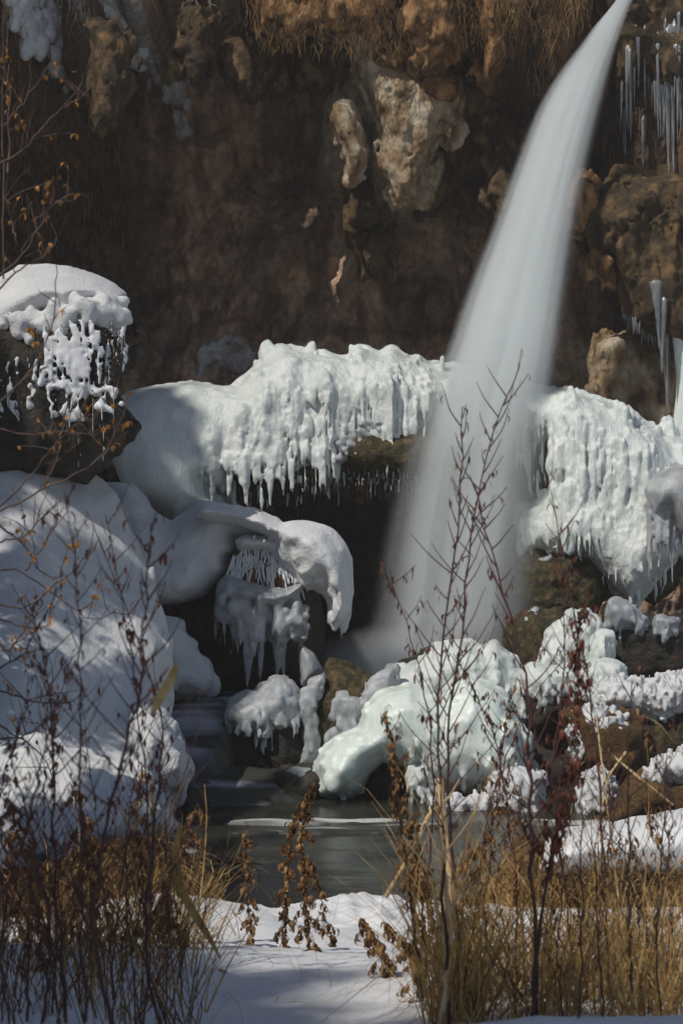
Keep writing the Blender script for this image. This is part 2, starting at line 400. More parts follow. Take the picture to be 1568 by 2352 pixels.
def cliff():
    D0 = 31.0; st = .034
    xs = np.arange(-11, 10.5, st); zs = np.arange(.2, 19.5, st)
    X, Z = np.meshgrid(xs, zs, indexing='ij'); x = X.ravel(); z = Z.ravel()
    u0 = 784 + x * F / D0; v0 = HZ - (z - CH) * F / D0
    q = np.stack([x, z * 0, z], 1).astype(np.float32)
    wx = fbm(q, (.35, 1, .35), 3, seed=3) * 45; wy = fbm(q, (.35, 1, .35), 3, seed=31) * 45
    wx += fbm(q, (1.6, 1, 1.2), 3, seed=4) * 22; wy += fbm(q, (1.6, 1, 1.2), 3, seed=41) * 22
    u = u0 + wx; v = v0 + wy
    y = np.full(x.shape, 31.8)
    rnd = lambda s: np.sqrt(np.clip(1 - (1 - s) ** 2, 0, 1))
    # roof line of the alcove rises towards the middle
    roof = np.interp(u, [-400, 0, 180, 380, 520, 640, 900, 1050, 1200, 1330, 1600, 2000], [500, 420, 330, 60, 20, 20, 20, 150, 250, 260, 250, 250])
    y -= 3.4 * sst(0, 1, (roof - v + 60) / 170) - 2.2 * sst(-60, -420, v)
    y -= 2.6 * sst(260, -60, u) * sst(1300, 500, v)
    # ceiling curve of the alcove
    y += .9 * seg(u, v, [(380, 560), (600, 330), (740, 300)], 260) + 1.1 * sst(0, 1, seg(u, v, [(580, 370), (720, 330)], 120)) - .8 * sst(0, .8, seg(u, v, [(760, 440), (640, 560), (500, 760), (420, 860)], 90)) - .5 * sst(0, .8, seg(u, v, [(860, 620), (760, 760), (700, 860)], 80)) + .5 * sst(0, .8, seg(u, v, [(330, 480), (300, 640), (360, 760)], 80))
    # rock ribs brought forward to a depth of their own
    jag = .38 * fbm(q, (1.5, 1, 1.1), 4, .6, seed=77)
    def bring(pts, rad, d, wgt=1.0, e=.5):
        nonlocal y
        s = seg(u, v, pts, rad); w_ = wgt * sst(0, e, s + jag * sst(0, .2, s)); t = d - .55 * s
        y = np.where(t < y, y * (1 - w_) + t * w_, y)
    bring([(560, 60), (700, 40), (860, 60)], 110, 28.0)
    bring([(820, 90), (870, 190), (905, 300), (925, 450)], 120, 29.2, .9)
    bring([(905, 250), (960, 215), (1010, 245), (1045, 300)], 80, 29.2, .8)
    bring([(775, 240), (790, 330), (800, 390)], 80, 29.6, .8)
    bring([(890, 480), (960, 560), (940, 660)], 150, 30.9, .6)
    bring([(1150, 400), (1160, 520)], 55, 29.4, .7)
    for a_, b_, r_, h_ in [((1115, -140), (1130, 190), 60, 27.4), ((1205, -140), (1215, 230), 60, 27.3), ((905, -140), (905, 40), 50, 27.8), ((1275, -140), (1245, 180), 55, 27.2), ((250, 50), (235, 270), 46, 26.9), ((330, 20), (350, 130), 60, 27.6)]:
        bring([a_, b_], r_, h_, .9, .6)
    # right hanging mass (fang)
    bring([(1430, -60), (1440, 420), (1480, 500), (1550, 650), (1620, 700)], 120, 27.9, 1, .45)
    y -= 1.6 * sst(1450, 1580, u) * sst(800, 700, v)
    # lit pillar under it
    bring([(1400, 860), (1440, 1000)], 95, 29.6, 1, .5); bring([(1500, 830), (1520, 1000)], 70, 29.2, 1, .6)
    # broken facets + vertical flow
    q3 = np.stack([x, y * .6, z], 1).astype(np.float32)
    low = .35 + .65 * sst(60, 260, 1) 
    y += .55 * fbm(q, (.28, 1, .22), 3, seed=8) - .30 * ridge(q, (.8, 1, .5), 4, seed=12) - .27 * ridge(q, (2.2, 1, 1.5), 5, .64, seed=22) - .10 * ridge(q + fbm(q, (1, 1, 1), 2, seed=29)[:, None] * .4, (5.5, 1, 3.2), 3, .6, seed=23)
    tuf = np.clip(sst(300, 60, v) + sst(1320, 1420, u) * sst(820, 700, v) + sst(380, 180, u), 0, 1)
    wv = worley(q * np.array([6.0, 1, 2.6], np.float32) + 3, 2)
    y -= (.06 + .10 * tuf) * (.6 - wv) * 1.2
    wv2 = worley(q * np.array([14.0, 1, 9.0], np.float32) + 7, 6)
    y -= (.05 + .04 * tuf) * (.6 - wv2)
    # colour (albedo, with the cave shade painted in)
    n1 = fbm(q, (.8, 1, .5), 5, seed=51); n2 = fbm(q, (3.5, 1, 1.4), 4, seed=61); n3 = fbm(q, (.3, 1, .3), 3, seed=71)
    base = np.array([.70, .455, .31]); pale = np.array([.50, .42, .31]); orange = np.array([.34, .175, .065]); dark = np.array([.03, .024, .018]); grey = np.array([.22, .175, .14]); mos = np.array([.06, .05, .022])
    mixc = lambda c, d, t: c * (1 - t[:, None]) + d * t[:, None]
    c = np.tile(base, (len(x), 1))
    c = mixc(c, grey, sst(-.1, .5, n1) * .8)
    c = mixc(c, dark, sst(.12, .6, n3 + .5 * n1) * .6)
    c = mixc(c, dark * 1.5, sst(.25, .6, ridge(q, (1.6, 1, 1.0), 4, .6, seed=67)) * .55)
    c = mixc(c, base * 1.3, sst(.1, .5, fbm(q, (1.3, 1, .8), 5, .6, seed=66)) * .6)
    c = mixc(c, orange, sst(230, 90, v + n1 * 80) * sst(500, 640, u) * .95)
    pl = np.maximum.reduce([seg(u, v, [(850, 150), (900, 250), (930, 320), (930, 420)], 150), seg(u, v, [(960, 200), (1020, 240), (1040, 300)], 75), seg(u, v, [(780, 230), (800, 380)], 110), seg(u, v, [(1400, 830), (1440, 960)], 130) * .9, seg(u, v, [(1360, 470), (1400, 560)], 60) * .55])
    c = mixc(c, pale, sst(.12, .55, pl + .25 * n2))
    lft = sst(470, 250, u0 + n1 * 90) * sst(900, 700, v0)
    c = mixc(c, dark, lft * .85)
    c = mixc(c, dark * .6, sst(1010, 1120, v0) * sst(1330, 1230, u0))  # shade of the recess under the ice, painted into the colour
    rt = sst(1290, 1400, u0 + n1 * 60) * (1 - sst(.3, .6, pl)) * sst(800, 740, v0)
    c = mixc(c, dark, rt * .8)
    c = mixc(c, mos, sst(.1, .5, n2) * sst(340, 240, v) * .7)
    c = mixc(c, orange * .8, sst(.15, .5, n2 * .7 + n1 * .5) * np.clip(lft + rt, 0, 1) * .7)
    c = c * (1 + .55 * fbm(q, (3.2, 1, 2.2), 5, .65, seed=120) + .45 * fbm(q, (9, 1, 7), 4, .65, seed=121))[:, None].clip(.35, 1.9)
    c = c.clip(0, .62)
    # clinging snow at upper left
    sn = np.maximum.reduce([seg(u0, v0, [(40, 10), (75, 80), (150, 150)], 62), seg(u0, v0, [(250, 0), (265, 90)], 58), seg(u0, v0, [(320, 90), (370, 160), (400, 200)], 60) * .8, seg(u0, v0, [(400, 230), (415, 270)], 30) * .7, seg(u0, v0, [(470, 830), (550, 815)], 75) * .8, seg(u0, v0, [(910, -5), (930, 12)], 34), seg(u0, v0, [(1195, 60), (1230, 80)], 30) * .6])
    nn = fbm(q, (5, 1, 4.5), 4, .6, seed=88)
    ss = sst(.36, .48, sn + .75 * nn) * (sn > .02)
    c = mixc(c, np.array([.66, .66, .69]), ss)
    y -= .10 * ss
    n = len(zs); i = np.arange(len(xs) - 1)[:, None] * n; j = np.arange(n - 1)[None]
    f = np.stack([i + j, i + n + j, i + n + j + 1, i + j + 1], -1).reshape(-1, 4)
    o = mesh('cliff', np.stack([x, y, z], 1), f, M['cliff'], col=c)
    tag(o, 'brown and orange limestone cliff hollowed into a shadowy alcove behind the waterfall', 'cliff', kind='structure')
    global cy
    Yg = y.reshape(len(xs), len(zs))
    def cy(px, py):
        """cliff surface point seen at a picture position"""
        d = 29.0
        for _ in range(6):
            p = W(px, py, d); a = int(np.clip((p[0] + 11) / st, 0, len(xs) - 1)); b = int(np.clip((p[2] - .2) / st, 0, len(zs) - 1)); d = .5 * d + .5 * Yg[a, b]
        return W(px, py, d)
cliff()

# ------------------------------------------------------------------ stream bed, pool
def field(name, xs, ys, fz, m, label, cat, kind='structure'):
    X, Y = np.meshgrid(xs, ys, indexing='ij'); x = X.ravel().astype(np.float32); y = Y.ravel().astype(np.float32)
    z = fz(x, y); n = len(ys); i = np.arange(len(xs) - 1)[:, None] * n; j = np.arange(n - 1)[None]
    f = np.stack([i + j, i + n + j, i + n + j + 1, i + j + 1], -1).reshape(-1, 4)
    return tag(mesh(name, np.stack([x, y, z], 1), f, m), label, cat, kind=kind)

def z_bed(x, y):
    q = np.stack([x, y, x * 0], 1)
    z = -.6 + .45 * sst(19.5, 20.8, y) + 1.15 * sst(20.6, 23.4, y) + .3 * sst(24, 30, y)
    z += .5 * sst(3.2, 6.5, x) * sst(19.5, 24, y) + .9 * sst(-3, -6, x) * sst(17, 24, y)
    return z + .16 * ridge(q, (1.1, 1.1, 1), 4, seed=90) + .05 * fbm(q, (6, 6, 1), 3, seed=91)
field('ground', np.arange(-13, 13, .09), np.arange(10, 34, .09), z_bed, M['bed'], 'dark wet rocky stream bed under the ice and boulders', 'ground')

def z_pool(x, y):
    return .012 * vn(np.stack([x * .8, y * 2.0, x * 0], 1), 5)
field('pool_water', np.arange(-9, 9, .1), np.arange(9, 22.5, .1), z_pool, M['pool'], 'dark smooth greenish pool water below the ice mounds', 'water')

def sheet(name, cx, cy_, w_, l_, z0, m, label, slope=0, amp=.05, ang=0, seed=3, st=.04, foam=(.42, .43, .47)):
    a = np.arange(-w_, w_ + 1e-6, st); b = np.arange(-l_, l_ + 1e-6, st)
    X, Y = np.meshgrid(a, b, indexing='ij'); x = X.ravel(); y = Y.ravel()
    q = np.stack([x * .9 + seed, y * 1.6, x * 0], 1).astype(np.float32)
    r = np.sqrt((x / w_) ** 2 + (y / l_) ** 2) + .30 * fbm(q * 2, (1.6, 2.5, 1), 3, .6, seed)
    z = z0 + slope * y + amp * vn(q, seed + 1) + amp * .5 * vn(q * 2.3, seed + 2) - .35 * sst(.75, 1.05, r)
    ca, sa = math.cos(ang), math.sin(ang)
    n = len(b); i = np.arange(len(a) - 1)[:, None] * n; j = np.arange(n - 1)[None]
    f = np.stack([i + j, i + n + j, i + n + j + 1, i + j + 1], -1).reshape(-1, 4)
    st_ = fbm(np.stack([x * .8 + seed, y * 4.5, x * 0], 1).astype(np.float32), (1, 1, 1), 4, .55, seed + 9)
    mk = np.clip(sst(1.0, .35, r) * (.38 + 2.4 * st_), 0, 1); c = np.array([.045, .047, .04]) * (1 - mk[:, None]) + np.array(foam) * mk[:, None]
    return tag(mesh(name, np.stack([cx + x * ca - y * sa, cy_ + x * sa + y * ca, z], 1), f, m, col=c), label, 'water', kind='structure')
sheet('stream_water', -1.25, 23.3, 1.5, .9, 1.12, M['silk'], 'silky grey water sliding out below the icicle cave', amp=.04, seed=5)
sheet('stream_water', -1.95, 21.9, .55, 1.1, .86, M['silk'], 'blurred water chute bending round the frosty lump on the left', slope=.45, amp=.05, seed=8)
sheet('stream_water', -1.35, 20.9, 1.0, .75, .20, M['silk'], 'milky blurred cascade spilling into the dark pool', slope=.28, amp=.05, seed=11)
for k, (x_, y_, a_, b_) in enumerate([(-.75, 18.9, .75, .22), (.15, 19.1, .8, .2), (-.2, 18.35, 1.1, .26), (.75, 18.7, .7, .18), (-.95, 18.2, .4, .12)]):
    sheet('rapids_water', x_, y_, a_, b_, .03, M['foam'], ['soft white ripple under the milky cascade', 'soft white ripple behind the drooping weeds', 'longest white ripple across the far pool', 'faint white ripple before the ice dome', 'small white ripple near the left snow foot'][k], amp=.025, seed=14 + 3 * k, foam=(.62, .63, .62), ang=.05 * (k - 2))
sheet('rapids_water', 2.9, 18.9, .9, .3, .04, M['foam'], 'thin pale ripple below the small frosted knob', amp=.03, seed=17, foam=(.6, .6, .58))

# ------------------------------------------------------------------ foreground snow
def z_fore(x, y):
    q = np.stack([x, y, x * 0], 1)
    z = 1.60 - (y - 5) * .157
    z += .10 * fbm(q, (.45, .6, 1), 3, seed=100) + .03 * fbm(q, (1.6, 2.2, 1), 3, seed=101)
    edge = np.interp(x, [-4, -2.2, -1.4, -.6, -.35, .4, 1.2, 4], [10.2, 10.3, 11.6, 11.0, 12.1, 12.3, 12.0, 12.0])
    z += .16 * np.exp(-((x + 1.15) / .6) ** 2 - ((y - 10.6) / .8) ** 2)
    lump = np.exp(-((x - .25) / .75) ** 2) * sst(9.3, 10.2, y)
    z += lump * (.10 * ridge(q, (2.2, 2.2, 1), 4, seed=103) + .05 * ridge(q, (7, 7, 1), 3, seed=104))
    z += .10 * np.exp(-((x + .5) / .25) ** 2 - ((y - 9.3) / .5) ** 2)
    z -= .05 * np.exp(-((y - 8.4 - .3 * np.sin(x * 1.3)) / .25) ** 2)
    z += .09 * np.exp(-((x - .9) / 1.3) ** 2 - ((y - 4.55) / .3) ** 2)
    e = edge + .12 * vn(q * np.array([3, 0, 1], np.float32), 9)
    return z - 1.9 * sst(0, 1.1, y - e) + .012 * fbm(q, (9, 9, 1), 3, seed=105)
field('snow', np.arange(-7, 8, .03), np.arange(1.5, 13.6, .03), z_fore, M['snow_near'], 'smooth snow bank along the near side of the pool', 'snow')

def z_far(x, y):
    q = np.stack([x, y, x * 0], 1); return np.maximum(2.1 - np.maximum(y - 1.5, 0) * .157, .25) + .25 * fbm(q, (.12, .12, 1), 3, seed=130)
for k, (xa, xb, ya, yb) in enumerate([(-45, 45, -45, 1.55), (7.9, 45, 1.5, 36), (-45, -6.9, 1.5, 16)]):
    field('snow_field', np.linspace(xa, xb, 60), np.linspace(ya, yb, 60), z_far, M['snow_near'], ['open snow field stretching behind the viewer', 'snowy valley floor beyond the right bank', 'snowy valley floor beyond the left bank'][k], 'snow')
# ------------------------------------------------------------------ left snow slope
def bank_y(u, v):
    return 18.6 + (1900 - v) / 925 * 5.2 - sst(300, 0, u) * 1.2 + sst(330, 430, u) * .3
S = Sculpt(-60, 560, 930, 1960, 15.0, 26.4, .05)
S.poly([(-300, 880), (-60, 940), (0, 975), (60, 1012), (120, 1045), (170, 1082), (215, 1092), (265, 1130), (330, 1290), (372, 1400), (395, 1480), (385, 1560), (372, 1640), (400, 1700), (428, 1760), (432, 1800), (405, 1850), (380, 1900), (330, 1950), (200, 1990), (-300, 2050)], bank_y, 1.1, .9, k=.1)
S.poly([(330, 1390), (400, 1430), (440, 1470), (470, 1520), (484, 1575), (470, 1600), (330, 1600)], 22.9, .55, .5, k=.12)
S.poly([(300, 1640), (370, 1650), (415, 1710), (434, 1765), (428, 1815), (350, 1840), (280, 1760)], 18.9, .6, .4, k=.12)
S.disp(lambda p: .24 * fbm(p, (.5, .5, .5), 3, seed=201) + .10 * ridge(p, (1.5, 1.2, .45), 4, .6, seed=202) * sst(-3.6, -2.4, p[:, 0]) + .03 * ridge(p, (1.2, 1.2, 2.5), 3, seed=205) + .04 * fbm(p, (4.5, 4.5, 4.5), 4, .6, seed=203) - .05 * sst(.35, .6, fbm(p, (2.6, 2.6, 2.6), 3, seed=206)) + .05 * sst(.2, .6, fbm(p, (2.2, 2.2, 1.8), 2, seed=204)) * sst(-2.9, -2.3, p[:, 0]))
drape(S, 900, (.05, .14), (.1, .3), (.04, .07), pd=.2, seed=5, sel=lambda p: p[0] / p[1] * F + 784 > 330, el=1.4, k=.06)
tag(S.build('snow_slope', M['snow'], relax=1), 'large steep snow slope filling the left side below the snow-capped boulder', 'snow slope', kind='structure')

S = Sculpt(-60, 440, 1640, 2080, 14.6, 19.0, .035)
S.poly([(-200, 1700), (0, 1690), (70, 1680), (150, 1725), (240, 1752), (320, 1800), (375, 1850), (385, 1890), (330, 1925), (250, 1930), (200, 1985), (110, 1975), (60, 2030), (-200, 2080)], lambda u, v: 16.6 + (1950 - v) / 250 * 1.0, .6, .35, k=.08, jag=.2)
S.disp(lambda p: .12 * ridge(p, (1.6, 1.6, 1.6), 4, seed=207) + .04 * fbm(p, (6, 6, 5), 3, seed=208))
drape(S, 260, (.05, .16), (.05, .1), (.03, .04), pd=1, seed=209, el=.8, k=.05)
tag(S.build('snow_rubble', M['snow'], None, 1), 'broken lumpy snow heaped at the foot of the big left slope', 'snow', kind='structure')

# ------------------------------------------------------------------ snow shelf with curling overhang
px_ = lambda p: p[0] / p[1] * F + 784
root = empty('snow_shelf', W(480, 1590, 23.5), 'broad snow shelf ending in a curled overhang like a hooked beak beside the cave', 'snow shelf')
S = Sculpt(210, 840, 1120, 1470, 22.0, 25.6, .032)
S.poly([(150, 1090), (240, 1085), (300, 1120), (350, 1170), (392, 1196), (425, 1175), (460, 1148), (520, 1158), (590, 1168), (640, 1190), (655, 1210), (640, 1240), (600, 1236), (545, 1240), (550, 1262), (524, 1285), (527, 1315), (500, 1335), (470, 1372), (420, 1388), (372, 1392), (340, 1400), (200, 1420)], lambda u, v: 23.6 + (1400 - v) * .002 + sst(330, 180, u) * .9, .85, .45, k=.08)
S.poly([(440, 1160), (470, 1150), (540, 1160), (600, 1175), (650, 1200), (700, 1207), (745, 1222), (775, 1255), (793, 1295), (802, 1350), (800, 1400), (785, 1425), (758, 1437), (765, 1395), (760, 1365), (748, 1345), (735, 1325), (700, 1335), (682, 1325), (684, 1300), (662, 1280), (668, 1265), (640, 1245), (600, 1225), (540, 1205), (500, 1200), (450, 1190)], lambda u, v: 23.15 - .15 * sst(600, 780, u), .62, .32, k=.05)
S.poly([(538, 1243), (560, 1228), (615, 1236), (640, 1250), (632, 1268), (590, 1258), (548, 1262)], 23.2, .35, .15, k=.04)
S.disp(lambda p: .10 * fbm(p, (1.3, 1.3, 1.3), 3, seed=210) + .07 * fbm(p, (4.5, 4.5, 3), 5, .65, seed=211) + .03 * ridge(p, (2, 2, 7), 3, .6, seed=214))
drape(S, 420, (.03, .08), (.05, .2), (.012, .022), pd=.7, seed=212, sel=lambda p: 640 < px_(p) < 820, k=.04)
hang(S, 690, 760, 1330, 22.8, (.04, .12), (.015, .025), 9, 5, pj=5)
for c_, r_ in (((712, 1262), (.46, .42, .36)), ((752, 1300), (.32, .36, .40)), ((782, 1365), (.15, .25, .42)), ((690, 1240), (.36, .4, .22))): S.ball(W(c_[0], c_[1], 23.1), r_, .15)
hang(S, 548, 640, lambda x: 1215 + (x - 548) * .25, 22.75, (.05, .12), (.012, .02), 10, 3)
hang(S, 752, 798, 1400, 23.0, (.12, .3), (.03, .05), 12, 4, pj=14)
S.build('snow_cap', M['snow'], root, 2)
S = Sculpt(480, 770, 1300, 1640, 22.2, 24.4, .024)
S.poly([(500, 1338), (520, 1318), (560, 1332), (620, 1348), (655, 1352), (695, 1335), (700, 1350), (680, 1372), (640, 1400), (590, 1400), (540, 1392), (495, 1378)], 23.2, .5, .22, k=.05)
for i in range(46):
    t = R.random(); px = 500 + 190 * t
    S.ball(W(px, 1385 + R.uniform(-15, 60) * (1 if px > 540 else .5), 23.0 + R.uniform(-.25, .3)), (R.uniform(.05, .11), .08, R.uniform(.08, .2)), .05)
hang(S, 540, 650, 1400, 22.95, (.2, .7), (.04, .075), 16, 6, pj=16)
hang(S, 505, 545, 1400, 23.0, (.15, .6), (.02, .04), 10, 7, pj=14)
hang(S, 640, 700, 1420, 23.1, (.15, .5), (.04, .07), 10, 9, pj=20)
S.cone(W(572, 1400, 22.9), W(570, 1500, 22.9), .10, .07); S.cone(W(570, 1500, 22.9), W(567, 1576, 22.9), .07, .012)
S.cone(W(600, 1400, 23), W(597, 1568, 23), .09, .018); S.cone(W(637, 1400, 23.1), W(640, 1500, 23.1), .09, .08); S.cone(W(640, 1500, 23.1), W(636, 1560, 23.1), .07, .015); S.cone(W(648, 1490, 23.1), W(652, 1570, 23.1), .06, .012)
S.poly([(684, 1476), (700, 1484), (722, 1500), (740, 1535), (736, 1560), (712, 1568), (692, 1578), (688, 1530)], 23.1, .28, .2, k=.04)
for i in range(60):
    S.ball(W(R.uniform(640, 705), R.uniform(1395, 1470), 23.1 + R.uniform(-.25, .2)), R.uniform(.04, .08), .04)
S.disp(lambda p: .02 * fbm(p, (8, 8, 3), 3, seed=213))
S.build('icicle_fringe', M['ice_grey_shade'], root, 1)
S = Sculpt(350, 800, 1190, 1620, 22.6, 26.4, .06)
S.poly([(365, 1380), (420, 1340), (520, 1260), (600, 1240), (680, 1270), (700, 1340), (735, 1420), (745, 1500), (720, 1600), (480, 1610), (400, 1600), (380, 1480)], 24.7, 1.25, .7, k=.1)
S.disp(lambda p: .16 * ridge(p, (1.6, 1.6, .8), 4, seed=220))
S.build('rock', M['rock'], root, 1)
def strands(S_, pts, L, w, rg, sway=.04, seg_=5):
    for p in pts:
        l = rg.uniform(*L); n = seg_; ww = rg.uniform(*w)
        q = np.array(p)[None] + np.c_[np.cumsum(rg.normal(0, sway * l / n * 4, n)), np.cumsum(rg.normal(0, sway * l / n * 2, n)), -np.linspace(0, l, n)]
        S_.tube(q, np.linspace(ww, ww * .3, n), 3)
rg = np.random.default_rng(11)
S = Sculpt(500, 730, 1220, 1390, 22.6, 24.4, .03)
S.poly([(530, 1262), (560, 1240), (620, 1238), (670, 1262), (692, 1300), (695, 1350), (640, 1362), (560, 1345), (525, 1320)], 23.55, .35, .25, k=.05, jag=.1)
S.disp(lambda p: .08 * ridge(p, (3, 3, 1.0), 4, seed=222)); S.build('root_mat', M['thatch'], root)
def fan(s, n, L, w, dd, rg):
    for _ in range(n):
        px = rg.uniform(530, 690); t = rg.random() ** 1.3; y0 = 1248 + ((px - 615) / 80) ** 2 * 26; p = W(px, y0 + t * 62, 23.22 + dd - .08 * t)
        l = rg.uniform(*L); sl_ = (px - 600) * .0035 + rg.normal(0, .12); m_ = 5
        q = p + np.stack([np.linspace(0, sl_ * l, m_) + rg.normal(0, .008, m_), -np.linspace(0, .05, m_), -np.linspace(0, l, m_)], 1)
        ww = rg.uniform(*w); s.tube(q, ww * np.array([.6, 1, 1, .8, .35]), 4)
s = Soup(); fan(s, 420, (.12, .4), (.006, .013), 0, rg); s.build('hanging_roots', M['root'], root)
s = Soup(); fan(s, 130, (.08, .36), (.008, .022), -.04, rg)
strands(s, [W(rg.uniform(490, 560), rg.uniform(1400, 1425), 23.2) for _ in range(40)], (.1, .5), (.008, .02), rg)
s.build('frosted_roots', M['frost'], root)
s = Soup(); strands(s, [W(rg.uniform(375, 545), 1392 + rg.uniform(0, 18), 23.3 + rg.uniform(-.2, .2)) for _ in range(420)], (.3, .9), (.006, .015), rg)
s.build('hanging_roots', M['root_dark'], root)

# ------------------------------------------------------------------ central ice mound
root = empty('ice_mound', W(750, 1130, 26.5), 'large frozen ice mound with lumpy crest and icicle curtains left of the waterfall base', 'ice mound')
topA = [(250, 925), (290, 903), (340, 888), (400, 880), (440, 874), (490, 886), (545, 888), (562, 868), (590, 842), (622, 815), (650, 800), (690, 808), (740, 818), (780, 822), (805, 826), (815, 806), (825, 797), (850, 812), (868, 815), (900, 800), (930, 818), (965, 836), (1000, 838), (1040, 838), (1080, 856), (1120, 872), (1170, 880), (1220, 900)]
S = Sculpt(230, 1260, 770, 1230, 24.9, 28.4, .028)
S.poly(topA + [(1220, 1010), (1120, 1000), (1020, 960), (985, 990), (950, 1010), (860, 985), (790, 1050), (770, 1080), (700, 1070), (620, 1085), (560, 1090), (500, 1120), (540, 1165), (520, 1190), (400, 1210), (300, 1160), (255, 1050)], lambda u, v: 26.7 - .5 * sst(480, 620, u) * sst(1000, 1100, v) - .5 * sst(900, 1130, v) * sst(560, 300, u) + .5 * sst(930, 1100, u), .95, .6, k=.08)
S.disp(lambda p: (.13 * fbm(p, (.9, .9, .7), 3, seed=230) + .05 * ridge(p, (2.2, 1.5, .7), 3, seed=231)) * sst(-2.6, -1.4, p[:, 0]) + .05 * fbm(p, (.8, .8, .8), 2, seed=232))
px_of = lambda p: p[0] / p[1] * F + 784
py_of = lambda p: HZ - (p[2] - CH) / p[1] * F
S.disp(lambda p: (.075 * ridge(p + .25 * fbm(p, (.8, .8, .8), 2, seed=238)[:, None], (2.6, 1.6, .42), 3, .6, seed=236)) * sst(-2.5, -1.5, p[:, 0]))
drape(S, 500, (.05, .15), (.25, .9), (.03, .07), pd=.5, seed=21, sel=lambda p: px_of(p) > 500 + 40 * math.sin(p[2] * 5) - max(0, (py_of(p) - 960)) * .3, el=1.9, k=.05)
drape(S, 1500, (.02, .05), (.2, .7), (.014, .03), pd=.3, seed=22, sel=lambda p: px_of(p) > 560 - max(0, (py_of(p) - 940)) * .3, el=1.8, k=.025)
for y0, n_, L_ in ((880, 40, (.5, 1.1)), (925, 50, (.4, .9)), (970, 50, (.2, .8))):
    hang(S, 740, 960, y0, None, L_, (.018, .042), n_, 230 + n_, pj=22, k=.012)
for y0, n_, L_ in ((920, 26, (.2, .6)), (980, 40, (.2, .7)), (1030, 50, (.15, .6)), (1070, 40, (.1, .5))):
    hang(S, 540, 770, y0, None, L_, (.018, .045), n_, 260 + n_, pj=26, k=.015)
hang(S, 858, 948, lambda x: 860 + abs(x - 900) * .2, None, (1.0, 1.5), (.03, .06), 44, 23, pj=16, k=.012)
hang(S, 945, 1000, 870, None, (.3, .9), (.02, .045), 22, 24, pj=24, k=.015)
hang(S, 470, 620, 1060, None, (.15, .5), (.02, .045), 34, 27, pj=36, k=.02)
hang(S, 1000, 1215, lambda x: 900 + (x - 1000) * .2, 26.3, (.5, 1.3), (.02, .05), 70, 28, pj=40, k=.02)
S.disp(lambda p: (.018 * fbm(p, (8, 8, 4), 3, seed=233)) * sst(-2.3, -1.3, p[:, 0]) + .02 * fbm(p, (5, 5, 5), 3, seed=235))
S.build('ice_crust', M['ice'], root, 1)
S = Sculpt(540, 1260, 900, 1330, 25.2, 30, .06)
S.poly([(430, 1060), (560, 1050), (700, 1030), (800, 960), (960, 970), (1010, 1000), (1240, 1030), (1240, 1180), (1000, 1120), (940, 1115), (880, 1102), (800, 1105), (760, 1128), (680, 1145), (600, 1160), (520, 1140)], lambda u, v: 27.3 - .35 * sst(780, 860, u), 1.4, .5, k=.1)
S.disp(lambda p: .24 * ridge(p, (1.3, 1.3, 1.0), 5, .6, seed=240) + .07 * fbm(p, (6, 6, 6), 3, seed=241))
S.build('rock_ledge', M['mossrock'], root, 1)
s = Soup(); rg = np.random.default_rng(31)
strands(s, [W(rg.uniform(520, 985), 1060 + rg.uniform(20, 60), 26.0 + rg.uniform(-.2, .5)) for _ in range(520)], (.12, .45), (.005, .012), rg)
s.build('hanging_roots', M['root_dark'], root)
S = Sculpt(560, 1000, 980, 1200, 25.0, 27, .024); rg = np.random.default_rng(33)
for _ in range(150):
    S.ball(W(rg.uniform(770, 870), 0, 25.7) * 0 + W(x_ := rg.uniform(760, 880), 1045 - (x_ - 760) * .55 + rg.normal(0, 16), 25.75 + rg.uniform(-.1, .15)), rg.uniform(.03, .065), .03)
hang(S, 640, 960, lambda x: 1100 - 20 * math.sin((x - 560) / 400 * 3.14), 25.9, (.08, .35), (.008, .02), 90, 34, pj=14)
hang(S, 880, 960, 1060, 25.8, (.08, .3), (.012, .03), 20, 35, pj=14)
S.build('frost_beads', M['ice_grey_shade'], root, 1)

# ------------------------------------------------------------------ right frozen cascade
root = empty('frozen_cascade', W(1380, 1380, 25.5), 'massive frozen cascade of rounded ice columns on the right of the waterfall', 'frozen cascade')
S = Sculpt(1150, 1620, 860, 1420, 24.0, 27.4, .028)
S.poly([(1160, 900), (1200, 885), (1250, 888), (1300, 898), (1345, 910), (1385, 922), (1420, 942), (1445, 950), (1480, 975), (1530, 992), (1680, 985), (1700, 1100), (1640, 1200), (1560, 1230), (1540, 1290), (1470, 1370), (1440, 1385), (1400, 1340), (1340, 1270), (1260, 1275), (1200, 1265), (1195, 1195), (1230, 1140), (1275, 1110), (1260, 1010), (1180, 970)], lambda u, v: 26.1 - .55 * sst(1240, 1330, u) - .3 * sst(1100, 1300, v) + .4 * sst(1480, 1560, u) * sst(1200, 1000, v), .95, .5, k=.08)
S.disp(lambda p: .10 * fbm(p, (.9, .9, .7), 3, seed=250) + .06 * ridge(p, (1.9, 1.2, .5), 3, seed=251))
for i in range(70):
    px = R.uniform(1265, 1540); y0 = 905 + max(0, px - 1300) * .35 + R.uniform(0, 110); L = R.uniform(.6, 1.7); r = R.uniform(.06, .11); d = 25.25 - .35 * sst(1240, 1300, px) + R.uniform(-.05, .35) + .5 * sst(1470, 1540, px)
    p = W(px, y0, d)
    n = int(L / .16)
    for j in range(n):
        S.ball(p + [R.normal(0, .012), -.12 * math.sin(min(j / 5, 1) * 1.5), -j * .16], (r * (1 - .35 * j / n) * R.uniform(.8, 1.2), r, .14), .05)
S.disp(lambda p: .07 * ridge(p + .25 * fbm(p, (.8, .8, .8), 2, seed=258)[:, None], (2.4, 1.6, .42), 3, .6, seed=256))
drape(S, 380, (.05, .11), (.2, .7), (.03, .05), pd=.5, seed=41, el=1.7, k=.04, zmin=3.6)
